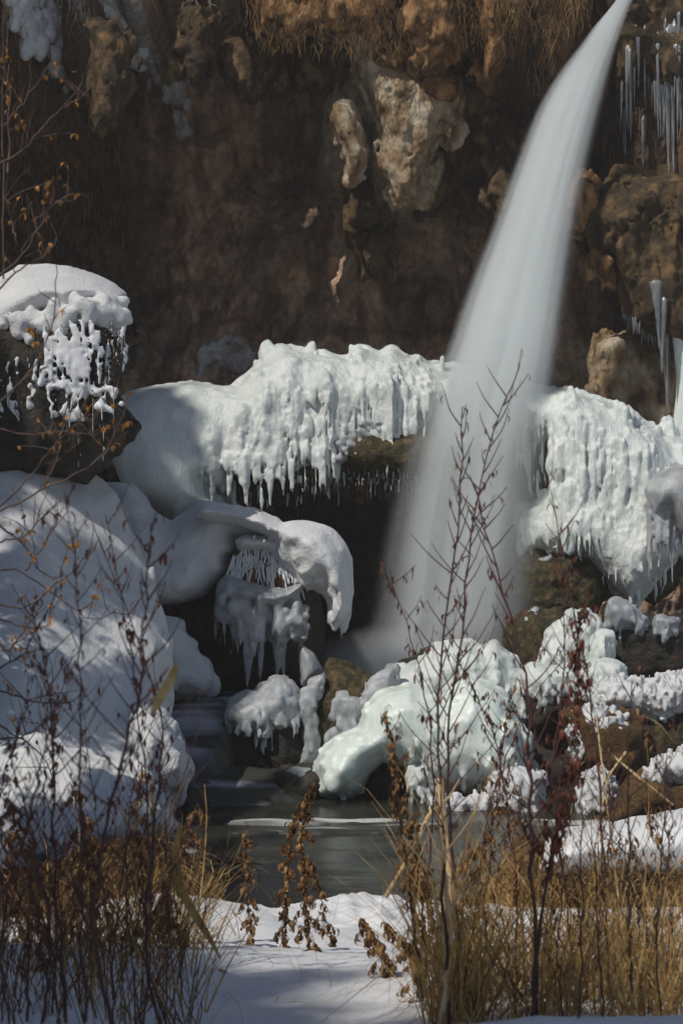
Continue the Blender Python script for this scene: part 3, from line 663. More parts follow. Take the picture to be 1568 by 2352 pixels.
drape(S, 1500, (.02, .045), (.15, .5), (.014, .028), pd=.35, seed=42, el=1.5, k=.02)
for y0, n_, L_ in ((960, 22, (.5, 1.1)), (1010, 30, (.5, 1.1)), (1060, 30, (.4, .9))):
    hang(S, 1270, 1500, y0, None, L_, (.02, .05), n_, 280 + n_, pj=26, k=.015)
for y0, n_ in ((1120, 30), (1170, 34), (1220, 34)): hang(S, 1200, 1540, y0, None, (.15, .5), (.015, .04), n_, 290 + n_, pj=26, k=.015)
hang(S, 1185, 1275, 990, 25.7, (.5, 1.0), (.018, .04), 40, 43, pj=30, k=.015)
S.cone(W(1306, 1120, 24.6), W(1307, 1262, 24.6), .13, .08)
S.disp(lambda p: .025 * fbm(p, (6, 6, 3), 3, seed=253) + .026 * fbm(p, (15, 15, 2.4), 3, .6, seed=254))
S.build('ice_crust', M['ice'], root, 1)
S = Sculpt(1180, 1640, 960, 1420, 25.2, 29, .07)
S.poly([(1190, 960), (1600, 1000), (1640, 1200), (1500, 1390), (1380, 1300), (1200, 1280)], 27, 1.2, .6, k=.1)
S.disp(lambda p: .18 * ridge(p, (1.3, 1.3, 1.0), 4, seed=255))
S.build('rock', M['mossrock'], root, 1)
S = Sculpt(1470, 1660, 1040, 1400, 22.6, 25.2, .03)
S.poly([(1488, 1160), (1478, 1125), (1500, 1090), (1540, 1072), (1600, 1068), (1660, 1080), (1660, 1250), (1560, 1230), (1530, 1180), (1500, 1190)], 24.2, .6, .35, k=.06)
S.disp(lambda p: .06 * fbm(p, (1.8, 1.8, 1.2), 3, seed=257))
hang(S, 1486, 1600, 1170, 24.0, (.4, 1.15), (.03, .055), 26, 45, pj=18)
o = S.build('ice_apron', M['ice_grey_shade'], None, 1); tag(o, 'greyish ice apron with long thin icicles at the right edge below the frozen cascade', 'ice')

# ------------------------------------------------------------------ snow capped boulder, upper left
root = empty('boulder', W(150, 1090, 22), 'tall dark boulder at upper left wearing a thick smooth snow cap', 'boulder')
S = Sculpt(-120, 320, 680, 1130, 20.0, 24.2, .05)
S.poly([(-200, 700), (40, 690), (180, 690), (280, 700), (300, 745), (292, 790), (268, 825), (240, 880), (262, 935), (275, 1000), (255, 1050), (225, 1085), (180, 1110), (-200, 1110)], 22.1, 1.25, .6, k=.1, jag=.3)
S.disp(lambda p: .2 * ridge(p, (1.9, 1.9, .6), 5, .6, seed=260) + .07 * fbm(p, (6, 6, 3), 3, seed=261))
S.build('rock', M['rock'], root, 1)
S = Sculpt(-120, 320, 590, 830, 20.0, 24.2, .032)
S.poly([(-200, 640), (-20, 650), (30, 622), (45, 612), (110, 608), (160, 612), (220, 630), (265, 652), (288, 672), (293, 700), (288, 722), (255, 730), (215, 705), (190, 712), (175, 740), (150, 745), (120, 725), (60, 760), (0, 780), (-200, 800)], lambda u, v: 21.95 + (760 - v) * .003, 1.35, .5, k=.08)
for i in range(150):
    px = R.uniform(-60, 292); S.ball(W(px, 722 + R.normal(0, 16) + (20 if px < 150 else 0), 20.95 + .4 * sst(200, 290, px) + R.uniform(-.15, .25)), (R.uniform(.05, .1), .08, R.uniform(.05, .12)), .05)
S.disp(lambda p: .05 * fbm(p, (1.4, 1.4, 1.4), 3, seed=262) + .012 * fbm(p, (9, 9, 9), 2, seed=263))
S.build('snow_cap', M['snow'], root, 1)
S = Sculpt(-60, 320, 720, 1080, 20.0, 23, .028); rg = np.random.default_rng(51)
def frost_line(px, py, d, n, r, L):
    p = W(px, py, d)
    for _ in range(n):
        S.ball(p, (r * rg.uniform(.7, 1.3), r, r * 1.4), .02); p = p + [rg.normal(0, r * .7), rg.normal(0, .01), -L / n]
for _ in range(150):
    px = rg.uniform(100, 294); frost_line(px, rg.uniform(735, 840), 20.72 + .45 * sst(220, 295, px), int(rg.integers(3, 8)), rg.uniform(.010, .022), rg.uniform(.12, .45))
for _ in range(60):
    px = rg.uniform(-10, 200); frost_line(px, rg.uniform(820, 960), 20.72, int(rg.integers(2, 6)), rg.uniform(.012, .03), rg.uniform(.1, .3))
for c in ((165, 890), (120, 880), (190, 900), (225, 890), (240, 940), (60, 940), (160, 950)):
    for _ in range(9): S.ball(W(c[0] + rg.normal(0, 18), c[1] + rg.normal(0, 9), 20.78), rg.uniform(.02, .06), .03)
hang(S, 150, 275, 880, 20.75, (.2, .8), (.01, .02), 26, 52, pj=50)
S.build('frost', M['frost'], root, 1)
s = Soup(); strands(s, [W(rg.uniform(0, 285), rg.uniform(750, 1000), 20.72 + rg.uniform(0, .3)) for _ in range(420)], (.1, .45), (.004, .010), rg, .14)
s.build('dry_moss', M['root_dark'], root)

# ------------------------------------------------------------------ generic ice-crusted boulder
def boulder(label, P, d, T=.45, Rr=.3, m='ice', rockP=None, rd=.25, n1=150, n2=150, lump=(.04, .09), drip=(.1, .3), voxel=.028, seed=1, cat='ice-covered rock', pd=.75, grp=None, name='icy_boulder', rm='rock', knobs=0, dn=.06, snow=None):
    P = np.asarray(P, float); c = P.mean(0); lo = P.min(0) - 25; hi = P.max(0) + 40
    root = empty(name, W(c[0], hi[1] - 40, d), label, cat, grp)
    S = Sculpt(lo[0], hi[0], lo[1], hi[1], d - T - .35, d + T + .3, voxel)
    S.poly(P, d, T, Rr, k=.04, jag=.12 if m != 'ice_dome' and m != 'snow_near' else .03)
    S.disp(lambda p: dn * fbm(p, (1.8, 1.8, 1.5), 3, seed=seed) + dn * .5 * ridge(p, (3, 3, 1.6), 3, seed=seed + 1))
    if n1: drape(S, n1, lump, drip, (.02, .04), pd=pd, seed=seed, k=.04, el=1.15)
    if n2: drape(S, n2, (lump[0] * .5, lump[1] * .5), drip, (.012, .022), pd=pd, seed=seed + 1, k=.02, el=1.1)
    if knobs:
        rg_ = np.random.default_rng(seed); Q, Nn = S.samples(knobs, seed)
        for q, nn in zip(Q, Nn):
            if nn[1] > .4: continue
            r = rg_.uniform(.014, .030); S.cone(q, q + (nn * .5 + [0, 0, .5]) * rg_.uniform(.03, .08), r, r * 1.25, .02)
    S.disp(lambda p: .034 * fbm(p, (7, 7, 5), 4, .6, seed=seed + 3))
    S.build('ice_crust', M[m], root, 1)
    if rockP is not None:
        rockP = np.asarray(rockP, float); lo = rockP.min(0) - 25; hi = rockP.max(0) + 25
        S = Sculpt(lo[0], hi[0], lo[1], hi[1], d + rd - .7, d + rd + .9, .04)
        S.poly(rockP, d + rd, .5, .3, k=.05, jag=.2); S.disp(lambda p: .15 * ridge(p, (1.8, 1.8, 1.3), 5, .6, seed=seed + 7) + .05 * fbm(p, (8, 8, 8), 3, seed=seed + 8))
        S.build('rock', M[rm], root, 1)
    return root

boulder('grey frosty lump in the shaded stream left of the dark mossy rock', [(512, 1640), (530, 1612), (565, 1590), (590, 1592), (615, 1570), (640, 1558), (665, 1575), (685, 1600), (690, 1640), (680, 1680), (640, 1690), (620, 1730), (590, 1735), (575, 1700), (540, 1690), (520, 1670)], 22.0, .5, .35, 'ice_grey_shade', [(505, 1650), (560, 1600), (650, 1590), (700, 1620), (705, 1720), (690, 1790), (600, 1800), (470, 1800), (430, 1740), (470, 1680)], .25, 160, 160, drip=(.1, .35), pd=.6, seed=61)
boulder('low dark rock with dull grey frost at the foot of the big pale ice dome', [(648, 1785), (665, 1765), (690, 1762), (720, 1768), (735, 1800), (725, 1830), (690, 1825), (655, 1810)], 21.2, .3, .2, 'ice_grey_shade', [(640, 1790), (740, 1780), (740, 1850), (640, 1845)], .1, 60, 80, seed=63)
boulder('dark mossy rock ridge streaked with grey ice between stream and ice dome', [(700, 1590), (715, 1562), (745, 1540), (750, 1560), (735, 1600), (722, 1650), (730, 1700), (722, 1750), (705, 1790), (692, 1760), (700, 1690), (694, 1630)], 21.9, .3, .18, 'ice_grey_shade', [(700, 1600), (735, 1555), (760, 1528), (800, 1525), (862, 1548), (872, 1600), (860, 1680), (760, 1760), (705, 1800), (690, 1700)], .35, 90, 60, seed=65, rm='mossrock')
boulder('greyish crusted ice on the flank of the mossy ridge', [(765, 1610), (790, 1592), (830, 1600), (880, 1545), (905, 1530), (900, 1600), (860, 1650), (820, 1690), (770, 1720), (745, 1700), (762, 1660)], 21.9, .3, .2, 'ice_grey_shade', None, .25, 120, 100, seed=67)
boulder('wide crumbly white ice ridge just below the waterfall foot', [(862, 1560), (890, 1535), (940, 1522), (975, 1508), (1010, 1482), (1050, 1475), (1085, 1482), (1110, 1492), (1135, 1475), (1165, 1488), (1190, 1515), (1215, 1545), (1240, 1600), (1230, 1680), (1150, 1680), (1050, 1660), (900, 1650)], 22.6, .6, .4, 'ice', [(868, 1552), (900, 1526), (970, 1512), (1000, 1490), (1060, 1500), (1230, 1600), (1200, 1720), (880, 1700)], .2, 240, 420, lump=(.05, .11), drip=(.1, .3), pd=.85, seed=69)
boulder('big smooth pale green ice dome rising from the pool edge in the centre', [(718, 1760), (740, 1722), (775, 1695), (825, 1670), (838, 1630), (860, 1600), (895, 1582), (940, 1572), (985, 1585), (1010, 1600), (1030, 1592), (1060, 1566), (1100, 1560), (1150, 1590), (1185, 1640), (1215, 1700), (1222, 1770), (1195, 1815), (1130, 1810), (1060, 1822), (1000, 1830), (955, 1808), (940, 1770), (880, 1752), (850, 1780), (828, 1825), (800, 1838), (760, 1828), (725, 1835), (728, 1800)], 21.2, .8, .5, 'ice_dome', [(835, 1760), (900, 1740), (1200, 1700), (1240, 1840), (1000, 1862), (835, 1862)], .35, 110, 60, lump=(.07, .16), drip=(.08, .22), pd=.7, seed=71, dn=.09, name='ice_dome', cat='ice dome')
boulder('lumpy ice cluster hanging low in front of the ice dome near the tall stalks', [(940, 1760), (960, 1745), (990, 1740), (1010, 1770), (1000, 1830), (975, 1850), (945, 1835), (930, 1800)], 20.7, .22, .15, 'ice', None, .2, 60, 50, seed=73)
boulder('round white ice knob standing at the water line below the ice dome', [(1128, 1790), (1150, 1770), (1190, 1772), (1235, 1790), (1240, 1830), (1225, 1868), (1180, 1872), (1135, 1868), (1125, 1830)], 20.2, .35, .22, 'snow', [(1120, 1850), (1250, 1850), (1260, 1880), (1110, 1882)], .0, 60, 60, seed=75, knobs=60)
boulder('thin rim of white ice beads along the far pool edge', [(990, 1852), (1010, 1842), (1060, 1838), (1110, 1836), (1130, 1850), (1100, 1862), (1040, 1862), (1000, 1862)], 20.1, .15, .08, 'snow', None, .0, 40, 40, seed=76, knobs=160)
boulder('brown mossy rock face under the frozen cascade beside the falling water', [(1235, 1290), (1262, 1282), (1250, 1300)], 25.0, .05, .05, 'ice_grey_shade', [(1185, 1300), (1230, 1275), (1320, 1280), (1380, 1310), (1400, 1370), (1370, 1430), (1240, 1430), (1190, 1380)], .3, 0, 0, seed=77, rm='mossrock', name='mossy_boulder', cat='boulder')
boulder('rounded mossy rock rising right of the waterfall foot', [(1215, 1420), (1228, 1400), (1235, 1425), (1222, 1445)], 23.3, .2, .1, 'ice_grey_shade', [(1166, 1480), (1185, 1430), (1220, 1400), (1290, 1395), (1330, 1440), (1320, 1530), (1240, 1560), (1180, 1530)], .25, 10, 10, seed=79, rm='mossrock', name='mossy_boulder', cat='boulder')
boulder('tall crusty ice spire between the mossy rock and the rounded ice cone', [(1240, 1470), (1260, 1440), (1290, 1430), (1310, 1410), (1350, 1388), (1372, 1425), (1378, 1470), (1350, 1520), (1300, 1545), (1245, 1550), (1235, 1510)], 22.7, .4, .25, 'ice', None, .2, 130, 240, lump=(.04, .08), seed=81, pd=.85)
boulder('rounded ice cone on its own right of the crusty ice spire', [(1345, 1500), (1360, 1465), (1385, 1446), (1405, 1455), (1414, 1490), (1405, 1530), (1370, 1545), (1340, 1530)], 22.3, .3, .25, 'ice', None, .2, 60, 110, lump=(.04, .07), seed=83, pd=.95)
boulder('grey draped ice sheet over a dark rock at right, split into hanging fingers', [(1395, 1378), (1420, 1375), (1460, 1395), (1485, 1425), (1492, 1460), (1470, 1470), (1455, 1440), (1420, 1450), (1395, 1440)], 23.2, .3, .2, 'ice_grey_shade', [(1390, 1400), (1430, 1390), (1500, 1430), (1568, 1440), (1640, 1500), (1640, 1580), (1420, 1570), (1390, 1500)], .4, 60, 60, drip=(.1, .35), pd=.3, seed=85)
boulder('small splayed icicle tuft on the dark rocks by the right edge', [(1508, 1425), (1522, 1412), (1545, 1425), (1530, 1450), (1515, 1450)], 23.0, .1, .08, 'ice_grey_shade', None, .2, 25, 20, drip=(.1, .2), pd=.2, seed=87)
boulder('jagged bar of white ice stretching right from the crumbly ice ridge', [(1205, 1560), (1225, 1535), (1280, 1530), (1330, 1528), (1370, 1520), (1425, 1530), (1440, 1560), (1400, 1590), (1340, 1610), (1250, 1600), (1215, 1590)], 22.0, .35, .22, 'ice', [(1210, 1580), (1440, 1570), (1450, 1650), (1220, 1680)], .2, 130, 200, lump=(.04, .09), seed=89, pd=.8)
boulder('long low bank beaded with white knobs of ice at the right edge', [(1350, 1590), (1400, 1570), (1450, 1560), (1500, 1562), (1530, 1552), (1600, 1545), (1640, 1560), (1620, 1600), (1560, 1640), (1500, 1660), (1430, 1640), (1370, 1650)], 21.6, .4, .25, 'snow', [(1350, 1620), (1500, 1640), (1640, 1590), (1700, 1800), (1480, 1830), (1380, 1720)], .3, 60, 60, lump=(.04, .07), seed=91, knobs=520, rm='mossrock')
boulder('brown hummock spattered with white ice below the beaded bank', [(1318, 1650), (1350, 1625), (1400, 1632), (1440, 1650), (1450, 1690), (1420, 1720), (1370, 1740), (1320, 1730), (1310, 1690)], 21.0, .35, .25, 'snow', [(1310, 1640), (1420, 1620), (1480, 1680), (1470, 1780), (1400, 1790), (1320, 1760)], .12, 60, 40, lump=(.04, .07), seed=93, knobs=320, rm='thatch')
boulder('small spiky frosted tussock standing in the pool at right', [(1330, 1815), (1350, 1785), (1378, 1772), (1405, 1790), (1420, 1830), (1405, 1868), (1360, 1872), (1332, 1850)], 19.8, .25, .18, 'snow', None, .2, 40, 40, lump=(.03, .06), seed=95, knobs=260)
boulder('sloping slab of frosted snow above the dry grass at the right edge', [(1475, 1775), (1500, 1750), (1550, 1735), (1640, 1720), (1640, 1790), (1560, 1800), (1490, 1805)], 18.6, .35, .2, 'snow', [(1440, 1810), (1480, 1790), (1640, 1780), (1700, 1900), (1400, 1890)], .1, 60, 60, lump=(.03, .06), seed=97, knobs=200, rm='thatch')
# ------------------------------------------------------------------ waterfall
def waterfall():
    # rows: picture y, left x, right x, distance
    rows = [(-60, 1450, 1478, 26.3), (0, 1420, 1462, 26.3), (60, 1368, 1428, 26.2), (150, 1283, 1405, 26.1), (300, 1212, 1365, 25.9), (500, 1140, 1325, 25.7), (700, 1062, 1298, 25.5), (850, 1020, 1270, 25.3), (1000, 968, 1238, 25.2), (1200, 920, 1215, 25.0), (1400, 895, 1205, 24.8), (1500, 860, 1215, 24.6), (1580, 760, 1240, 24.4)]
    C = []; 
    for v, a, b, d in rows:
        p, q = W(a, v, d), W(b, v, d); C.append((p[2], (p[0] + q[0]) / 2, d, (q[0] - p[0]) / 2 * (1.12 + .25 * float(sst(700, 1100, v)))))
    C = np.array(C)[::-1]
    z0, z1 = C[0, 0], C[-1, 0]
    zs = np.linspace(z0, z1, 90); X = np.interp(zs, C[:, 0], C[:, 1]); Y = np.interp(zs, C[:, 0], C[:, 2]); H = np.interp(zs, C[:, 0], C[:, 3])
    for _ in range(3):
        for A in (X, Y, H): A[1:-1] = (A[:-2] + A[1:-1] * 2 + A[2:]) / 4
    k = 28; th = np.arange(k) / k * 2 * np.pi
    V = np.stack([X[:, None] + 1.02 * H[:, None] * np.cos(th), Y[:, None] + .47 * H[:, None] * np.sin(th) , np.repeat(zs[:, None], k, 1)], -1).reshape(-1, 3)
    i = np.arange(89)[:, None] * k; j = np.arange(k)[None]
    f = np.stack([i + j, i + (j + 1) % k, i + k + (j + 1) % k, i + k + j], -1).reshape(-1, 4)
    V = np.vstack([V, [[X[0], Y[0], z0]], [[X[-1], Y[-1], z1]]]); cb, ct = len(V) - 2, len(V) - 1
    def curve(nt, zn, arr, mn, mx):
        c = nt.nodes.new('ShaderNodeFloatCurve'); cm = c.mapping; cm.use_clip = False
        pts = [(0, (arr[0] - mn) / (mx - mn))] + [(t, (np.interp(z0 + t * (z1 - z0), zs, arr) - mn) / (mx - mn)) for t in np.linspace(0, 1, 12)[1:-1]] + [(1, (arr[-1] - mn) / (mx - mn))]
        cv = cm.curves[0]
        cv.points[0].location = pts[0]; cv.points[1].location = pts[-1]
        for p in pts[1:-1]: cv.points.new(*p)
        cm.update(); nt.links.new(zn, c.inputs['Value'])
        m = N(nt, 'ShaderNodeMath', operation='MULTIPLY_ADD'); nt.links.new(c.outputs[0], m.inputs[0]); m.inputs[1].default_value = mx - mn; m.inputs[2].default_value = mn
        return m.outputs[0]
    def b(nt, out):
        L = nt.links.new
        def ma(op, a, b_=None, c=None):
            m = N(nt, 'ShaderNodeMath', operation=op)
            for k_, s_ in enumerate((a, b_, c)):
                if s_ is None: continue
                if isinstance(s_, (int, float)): m.inputs[k_].default_value = s_
                else: L(s_, m.inputs[k_])
            return m.outputs[0]
        tc = N(nt, 'ShaderNodeTexCoord'); sp = N(nt, 'ShaderNodeSeparateXYZ'); L(tc.outputs['Object'], sp.inputs[0])
        zn = ma('DIVIDE', ma('SUBTRACT', sp.outputs[2], z0), z1 - z0)
        cx = curve(nt, zn, X, X.min() - .1, X.max() + .1); cyy = curve(nt, zn, Y, 23, 28); hh = curve(nt, zn, H, 0, 3)
        uu = ma('DIVIDE', ma('SUBTRACT', sp.outputs[0], cx), hh); vv = ma('DIVIDE', ma('SUBTRACT', sp.outputs[1], cyy), ma('MULTIPLY', hh, .45))
        r2 = ma('ADD', ma('MULTIPLY', uu, uu), ma('MULTIPLY', vv, vv))
        cb_ = N(nt, 'ShaderNodeCombineXYZ'); L(ma('MULTIPLY', uu, 4.5), cb_.inputs[0]); L(ma('MULTIPLY', vv, 2.0), cb_.inputs[1]); L(ma('MULTIPLY', sp.outputs[2], .10), cb_.inputs[2])
        nz = noise(nt, cb_.outputs[0], 1.0, 3, .55)
        prof = ma('POWER', ma('MAXIMUM', ma('SUBTRACT', 1.0, r2), 0.0), 2.2)
        st = ma('MULTIPLY_ADD', nz, 3.2, -.75)
        st = ma('MAXIMUM', st, .12)
        asym = ma('MULTIPLY_ADD', uu, -.55, 1.0)
        thin = ma('DIVIDE', 1.0, ma('MAXIMUM', hh, .15))
        den = ma('MULTIPLY', ma('MULTIPLY', ma('MULTIPLY', prof, st), ma('MULTIPLY', asym, thin)), 16.0)
        fade = N(nt, 'ShaderNodeMapRange'); L(zn, fade.inputs[0]); fade.inputs[1].default_value = 0; fade.inputs[2].default_value = .09
        low = N(nt, 'ShaderNodeMapRange'); L(zn, low.inputs[0]); low.inputs[1].default_value = .28; low.inputs[2].default_value = .52; low.inputs[3].default_value = .25; low.inputs[4].default_value = 1.0; low.interpolation_type = 'SMOOTHSTEP'
        den = ma('MULTIPLY', ma('MULTIPLY', den, low.outputs[0]), fade.outputs[0])
        pv = N(nt, 'ShaderNodeVolumePrincipled'); pv.inputs['Color'].default_value = (.975, .999, .997, 1); pv.inputs['Anisotropy'].default_value = -.5
        L(den, pv.inputs['Density']); L(pv.outputs[0], out.inputs['Volume'])
    m = mat('falling_water', b)
    m.cycles.volume_step_rate = .6 if hasattr(m, 'cycles') and hasattr(m.cycles, 'volume_step_rate') else 1
    try: m.cycles.homogeneous_volume = False
    except Exception: pass
    tri = [(a, (a + 1) % k, cb, cb) for a in range(0)]
    me = bpy.data.meshes.new('waterfall')
    faces = [tuple(q) for q in f] + [tuple(range(k))[::-1], tuple(range(89 * k, 90 * k))]
    me.from_pydata(V[:-2].tolist(), [], faces); me.materials.append(m)
    o = bpy.data.objects.new('waterfall', me); COL.objects.link(o)
    tag(o, 'tall silky white waterfall jetting from the cliff at upper right', 'waterfall', kind='structure')
waterfall()
def mist():
    def b(nt, out):
        L = nt.links.new
        tc = N(nt, 'ShaderNodeTexCoord'); v = N(nt, 'ShaderNodeVectorMath', operation='LENGTH'); L(tc.outputs['Object'], v.inputs[0])
        mr = N(nt, 'ShaderNodeMapRange'); L(v.outputs['Value'], mr.inputs[0]); mr.inputs[1].default_value = 1.0; mr.inputs[2].default_value = .1; mr.inputs[3].default_value = 0; mr.inputs[4].default_value = 1.5
        pv = N(nt, 'ShaderNodeVolumePrincipled'); pv.inputs['Color'].default_value = (.93, .95, .97, 1); L(mr.outputs[0], pv.inputs['Density']); L(pv.outputs[0], out.inputs['Volume'])
    m = mat('spray', b)
    for (px, py, d, r, lab) in ((930, 1540, 24.9, (1.7, .9, .75), 'pale spray drifting at the foot of the waterfall'), (1150, 1080, 26.2, (1.0, .9, 1.9), 'thin spray veil around the falling water beside the frozen cascade')):
        bm_v, bm_f = [], []
        n1, n2 = 12, 20
        for a in range(1, n1):
            for c in range(n2):
                t, p = math.pi * a / n1, 2 * math.pi * c / n2; bm_v.append((math.sin(t) * math.cos(p), math.sin(t) * math.sin(p), math.cos(t)))
        bm_v += [(0, 0, 1), (0, 0, -1)]
        for a in range(n1 - 2):
            for c in range(n2): bm_f.append((a * n2 + c, (a + 1) * n2 + c, (a + 1) * n2 + (c + 1) % n2, a * n2 + (c + 1) % n2))
        for c in range(n2): bm_f.append((len(bm_v) - 2, c, (c + 1) % n2)); bm_f.append((len(bm_v) - 1, (n1 - 2) * n2 + (c + 1) % n2, (n1 - 2) * n2 + c))
        me = bpy.data.meshes.new('spray_mist'); me.from_pydata(bm_v, [], bm_f); me.materials.append(m)
        o = bpy.data.objects.new('spray_mist', me); COL.objects.link(o); o.location = W(px, py, d); o.scale = r
        tag(o, lab, 'mist', kind='stuff')
mist()

def haze():
    def b(nt, out):
        pv = N(nt, 'ShaderNodeVolumePrincipled'); pv.inputs['Color'].default_value = (.80, .77, .75, 1); pv.inputs['Density'].default_value = .0013  # thin even volume added to lift the blacks
        nt.links.new(pv.outputs[0], out.inputs['Volume'])
    m = mat('lift_haze', b); lo = (-30, -16, -2.0); hi = (16, 36, 34)
    v = [(x, y, z) for x in (lo[0], hi[0]) for y in (lo[1], hi[1]) for z in (lo[2], hi[2])]
    me = bpy.data.meshes.new('haze'); me.from_pydata(v, [], [(0, 1, 3, 2), (4, 6, 7, 5), (0, 4, 5, 1), (2, 3, 7, 6), (0, 2, 6, 4), (1, 5, 7, 3)]); me.materials.append(m)
    o = bpy.data.objects.new('haze', me); COL.objects.link(o); tag(o, 'faint even haze added over the whole gorge to lift the dark tones', 'haze', kind='stuff')
haze()
def outcrop(P, d, T, Rr, m, label, seed, a=.17, voxel=.032, st=(1.6, 1.6, 1.1)):
    P = np.asarray(P, float); lo = P.min(0) - 30; hi = P.max(0) + 30
    S = Sculpt(lo[0], hi[0], lo[1], hi[1], d - T - .5, d + T + .5, voxel); S.poly(P, d, T, Rr, k=.05, jag=.2 if m == 'limestone' else .32)
    S.disp(lambda p: a * ridge(p, st, 5, .62, seed=seed) + .14 * fbm(p, (3.2, 3.2, 2.0), 4, .62, seed=seed + 1) + .10 * (.6 - worley(p * np.array([6, 6, 3.2]), seed)) + .05 * (.6 - worley(p * np.array([14, 14, 9.0]), seed + 2)))
    tag(S.build('cliff_outcrop', M[m], None, 1), label, 'rock outcrop', kind='structure')
outcrop([(915, -90), (1068, -90), (1062, 60), (1050, 130), (1032, 108), (1012, 140), (990, 172), (965, 170), (950, 140), (945, 90), (925, 60)], 27.7, .8, .35, 'tufa', 'orange tufa drapes at the top centre of the cliff', 801, st=(2.2, 1.6, .7))
outcrop([(1085, -90), (1185, -90), (1172, 120), (1145, 150), (1122, 205), (1103, 165), (1092, 60)], 27.7, .7, .3, 'tufa', 'narrow orange tufa tongue under the shaggy roots', 803, st=(2.2, 1.6, .7))
outcrop([(560, -90), (925, -90), (900, 60), (868, 92), (822, 66), (775, 88), (720, 70), (670, 96), (640, 70), (600, 60)], 28.0, .8, .35, 'tufa', 'orange brow of rock over the alcove', 805)
outcrop([(780, 30), (885, 50), (920, 120), (940, 172), (985, 176), (1055, 196), (1066, 312), (1032, 305), (1012, 285), (1006, 335), (986, 365), (978, 400), (980, 468), (940, 478), (900, 472), (884, 420), (868, 370), (872, 310), (858, 262), (846, 215), (822, 160), (796, 100)], 28.3, .6, .3, 'limestone', 'sunlit pale limestone rib at the centre of the cliff', 807)
outcrop([(750, 240), (770, 210), (805, 225), (835, 290), (848, 350), (838, 412), (805, 410), (778, 350)], 28.15, .6, .3, 'limestone', 'small pale rib left of the sunlit limestone rib', 809)
outcrop([(1005, 255), (1035, 262), (1046, 290), (1038, 328), (1024, 310), (1008, 300)], 28.2, .25, .15, 'limestone', 'short pale spur right of the sunlit limestone rib', 811)
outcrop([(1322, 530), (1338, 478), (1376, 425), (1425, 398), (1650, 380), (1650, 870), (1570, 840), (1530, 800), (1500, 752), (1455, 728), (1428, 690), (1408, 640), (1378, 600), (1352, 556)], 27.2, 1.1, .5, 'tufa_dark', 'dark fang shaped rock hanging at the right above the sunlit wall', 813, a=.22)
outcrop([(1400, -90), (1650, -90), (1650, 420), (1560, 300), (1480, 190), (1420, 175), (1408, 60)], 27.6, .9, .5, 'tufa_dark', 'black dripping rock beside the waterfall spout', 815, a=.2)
outcrop([(1352, 1040), (1356, 850), (1370, 790), (1432, 768), (1480, 785), (1545, 805), (1600, 840), (1620, 1040)], 28.6, .9, .4, 'limestone', 'sunlit golden wall behind the frozen cascade at right', 817, a=.2, st=(2.4, 1.6, .8))
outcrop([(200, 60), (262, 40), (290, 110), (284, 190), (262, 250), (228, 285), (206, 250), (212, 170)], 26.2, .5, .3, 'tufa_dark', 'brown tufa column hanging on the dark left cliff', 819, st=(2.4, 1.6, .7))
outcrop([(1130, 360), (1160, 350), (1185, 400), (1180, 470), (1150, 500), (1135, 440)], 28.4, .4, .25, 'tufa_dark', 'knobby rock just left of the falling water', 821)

rg = np.random.default_rng(840)
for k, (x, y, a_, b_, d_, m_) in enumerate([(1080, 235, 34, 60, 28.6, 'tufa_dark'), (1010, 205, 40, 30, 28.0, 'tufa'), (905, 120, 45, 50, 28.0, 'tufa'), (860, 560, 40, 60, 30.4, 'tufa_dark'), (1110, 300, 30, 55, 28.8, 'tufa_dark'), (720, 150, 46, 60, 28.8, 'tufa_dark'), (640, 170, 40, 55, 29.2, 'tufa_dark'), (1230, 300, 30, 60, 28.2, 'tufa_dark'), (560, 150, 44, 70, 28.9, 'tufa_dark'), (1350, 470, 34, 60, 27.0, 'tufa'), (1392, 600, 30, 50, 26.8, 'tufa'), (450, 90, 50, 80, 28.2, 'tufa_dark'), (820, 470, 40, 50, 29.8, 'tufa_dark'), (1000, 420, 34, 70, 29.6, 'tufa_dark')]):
    P = [(x + a_ * math.cos(t) * rg.uniform(.7, 1.25), y + b_ * math.sin(t) * rg.uniform(.7, 1.25)) for t in np.linspace(0, 6.28, 12)[:-1]]
    outcrop(P, d_, .45, .3, m_, 'brown knob of rough rock on the cliff around the alcove', 841 + k * 3, a=.2, st=(2.4, 1.6, 1.0)); bpy.context.scene.collection.objects[-1]['group'] = 'rough rock knobs around the alcove'
# ------------------------------------------------------------------ foreground plants
def spline(P, n):
    P = np.asarray(P, float); 
    if len(P) < 3: 
        t = np.linspace(0, 1, n)[:, None]; return P[0] * (1 - t) + P[-1] * t
    d = np.r_[0, np.cumsum(np.linalg.norm(np.diff(P[:, :2], axis=0), axis=1))]; t = np.linspace(0, d[-1], n)
    Q = np.stack([np.interp(t, d, P[:, i]) for i in range(P.shape[1])], 1)
    for _ in range(max(1, n // 8)): Q[1:-1] = (Q[:-2] + 2 * Q[1:-1] + Q[2:]) / 4
    return Q

def dground(py):
    return .615 / ((py - 1300) / 3730 - .157)

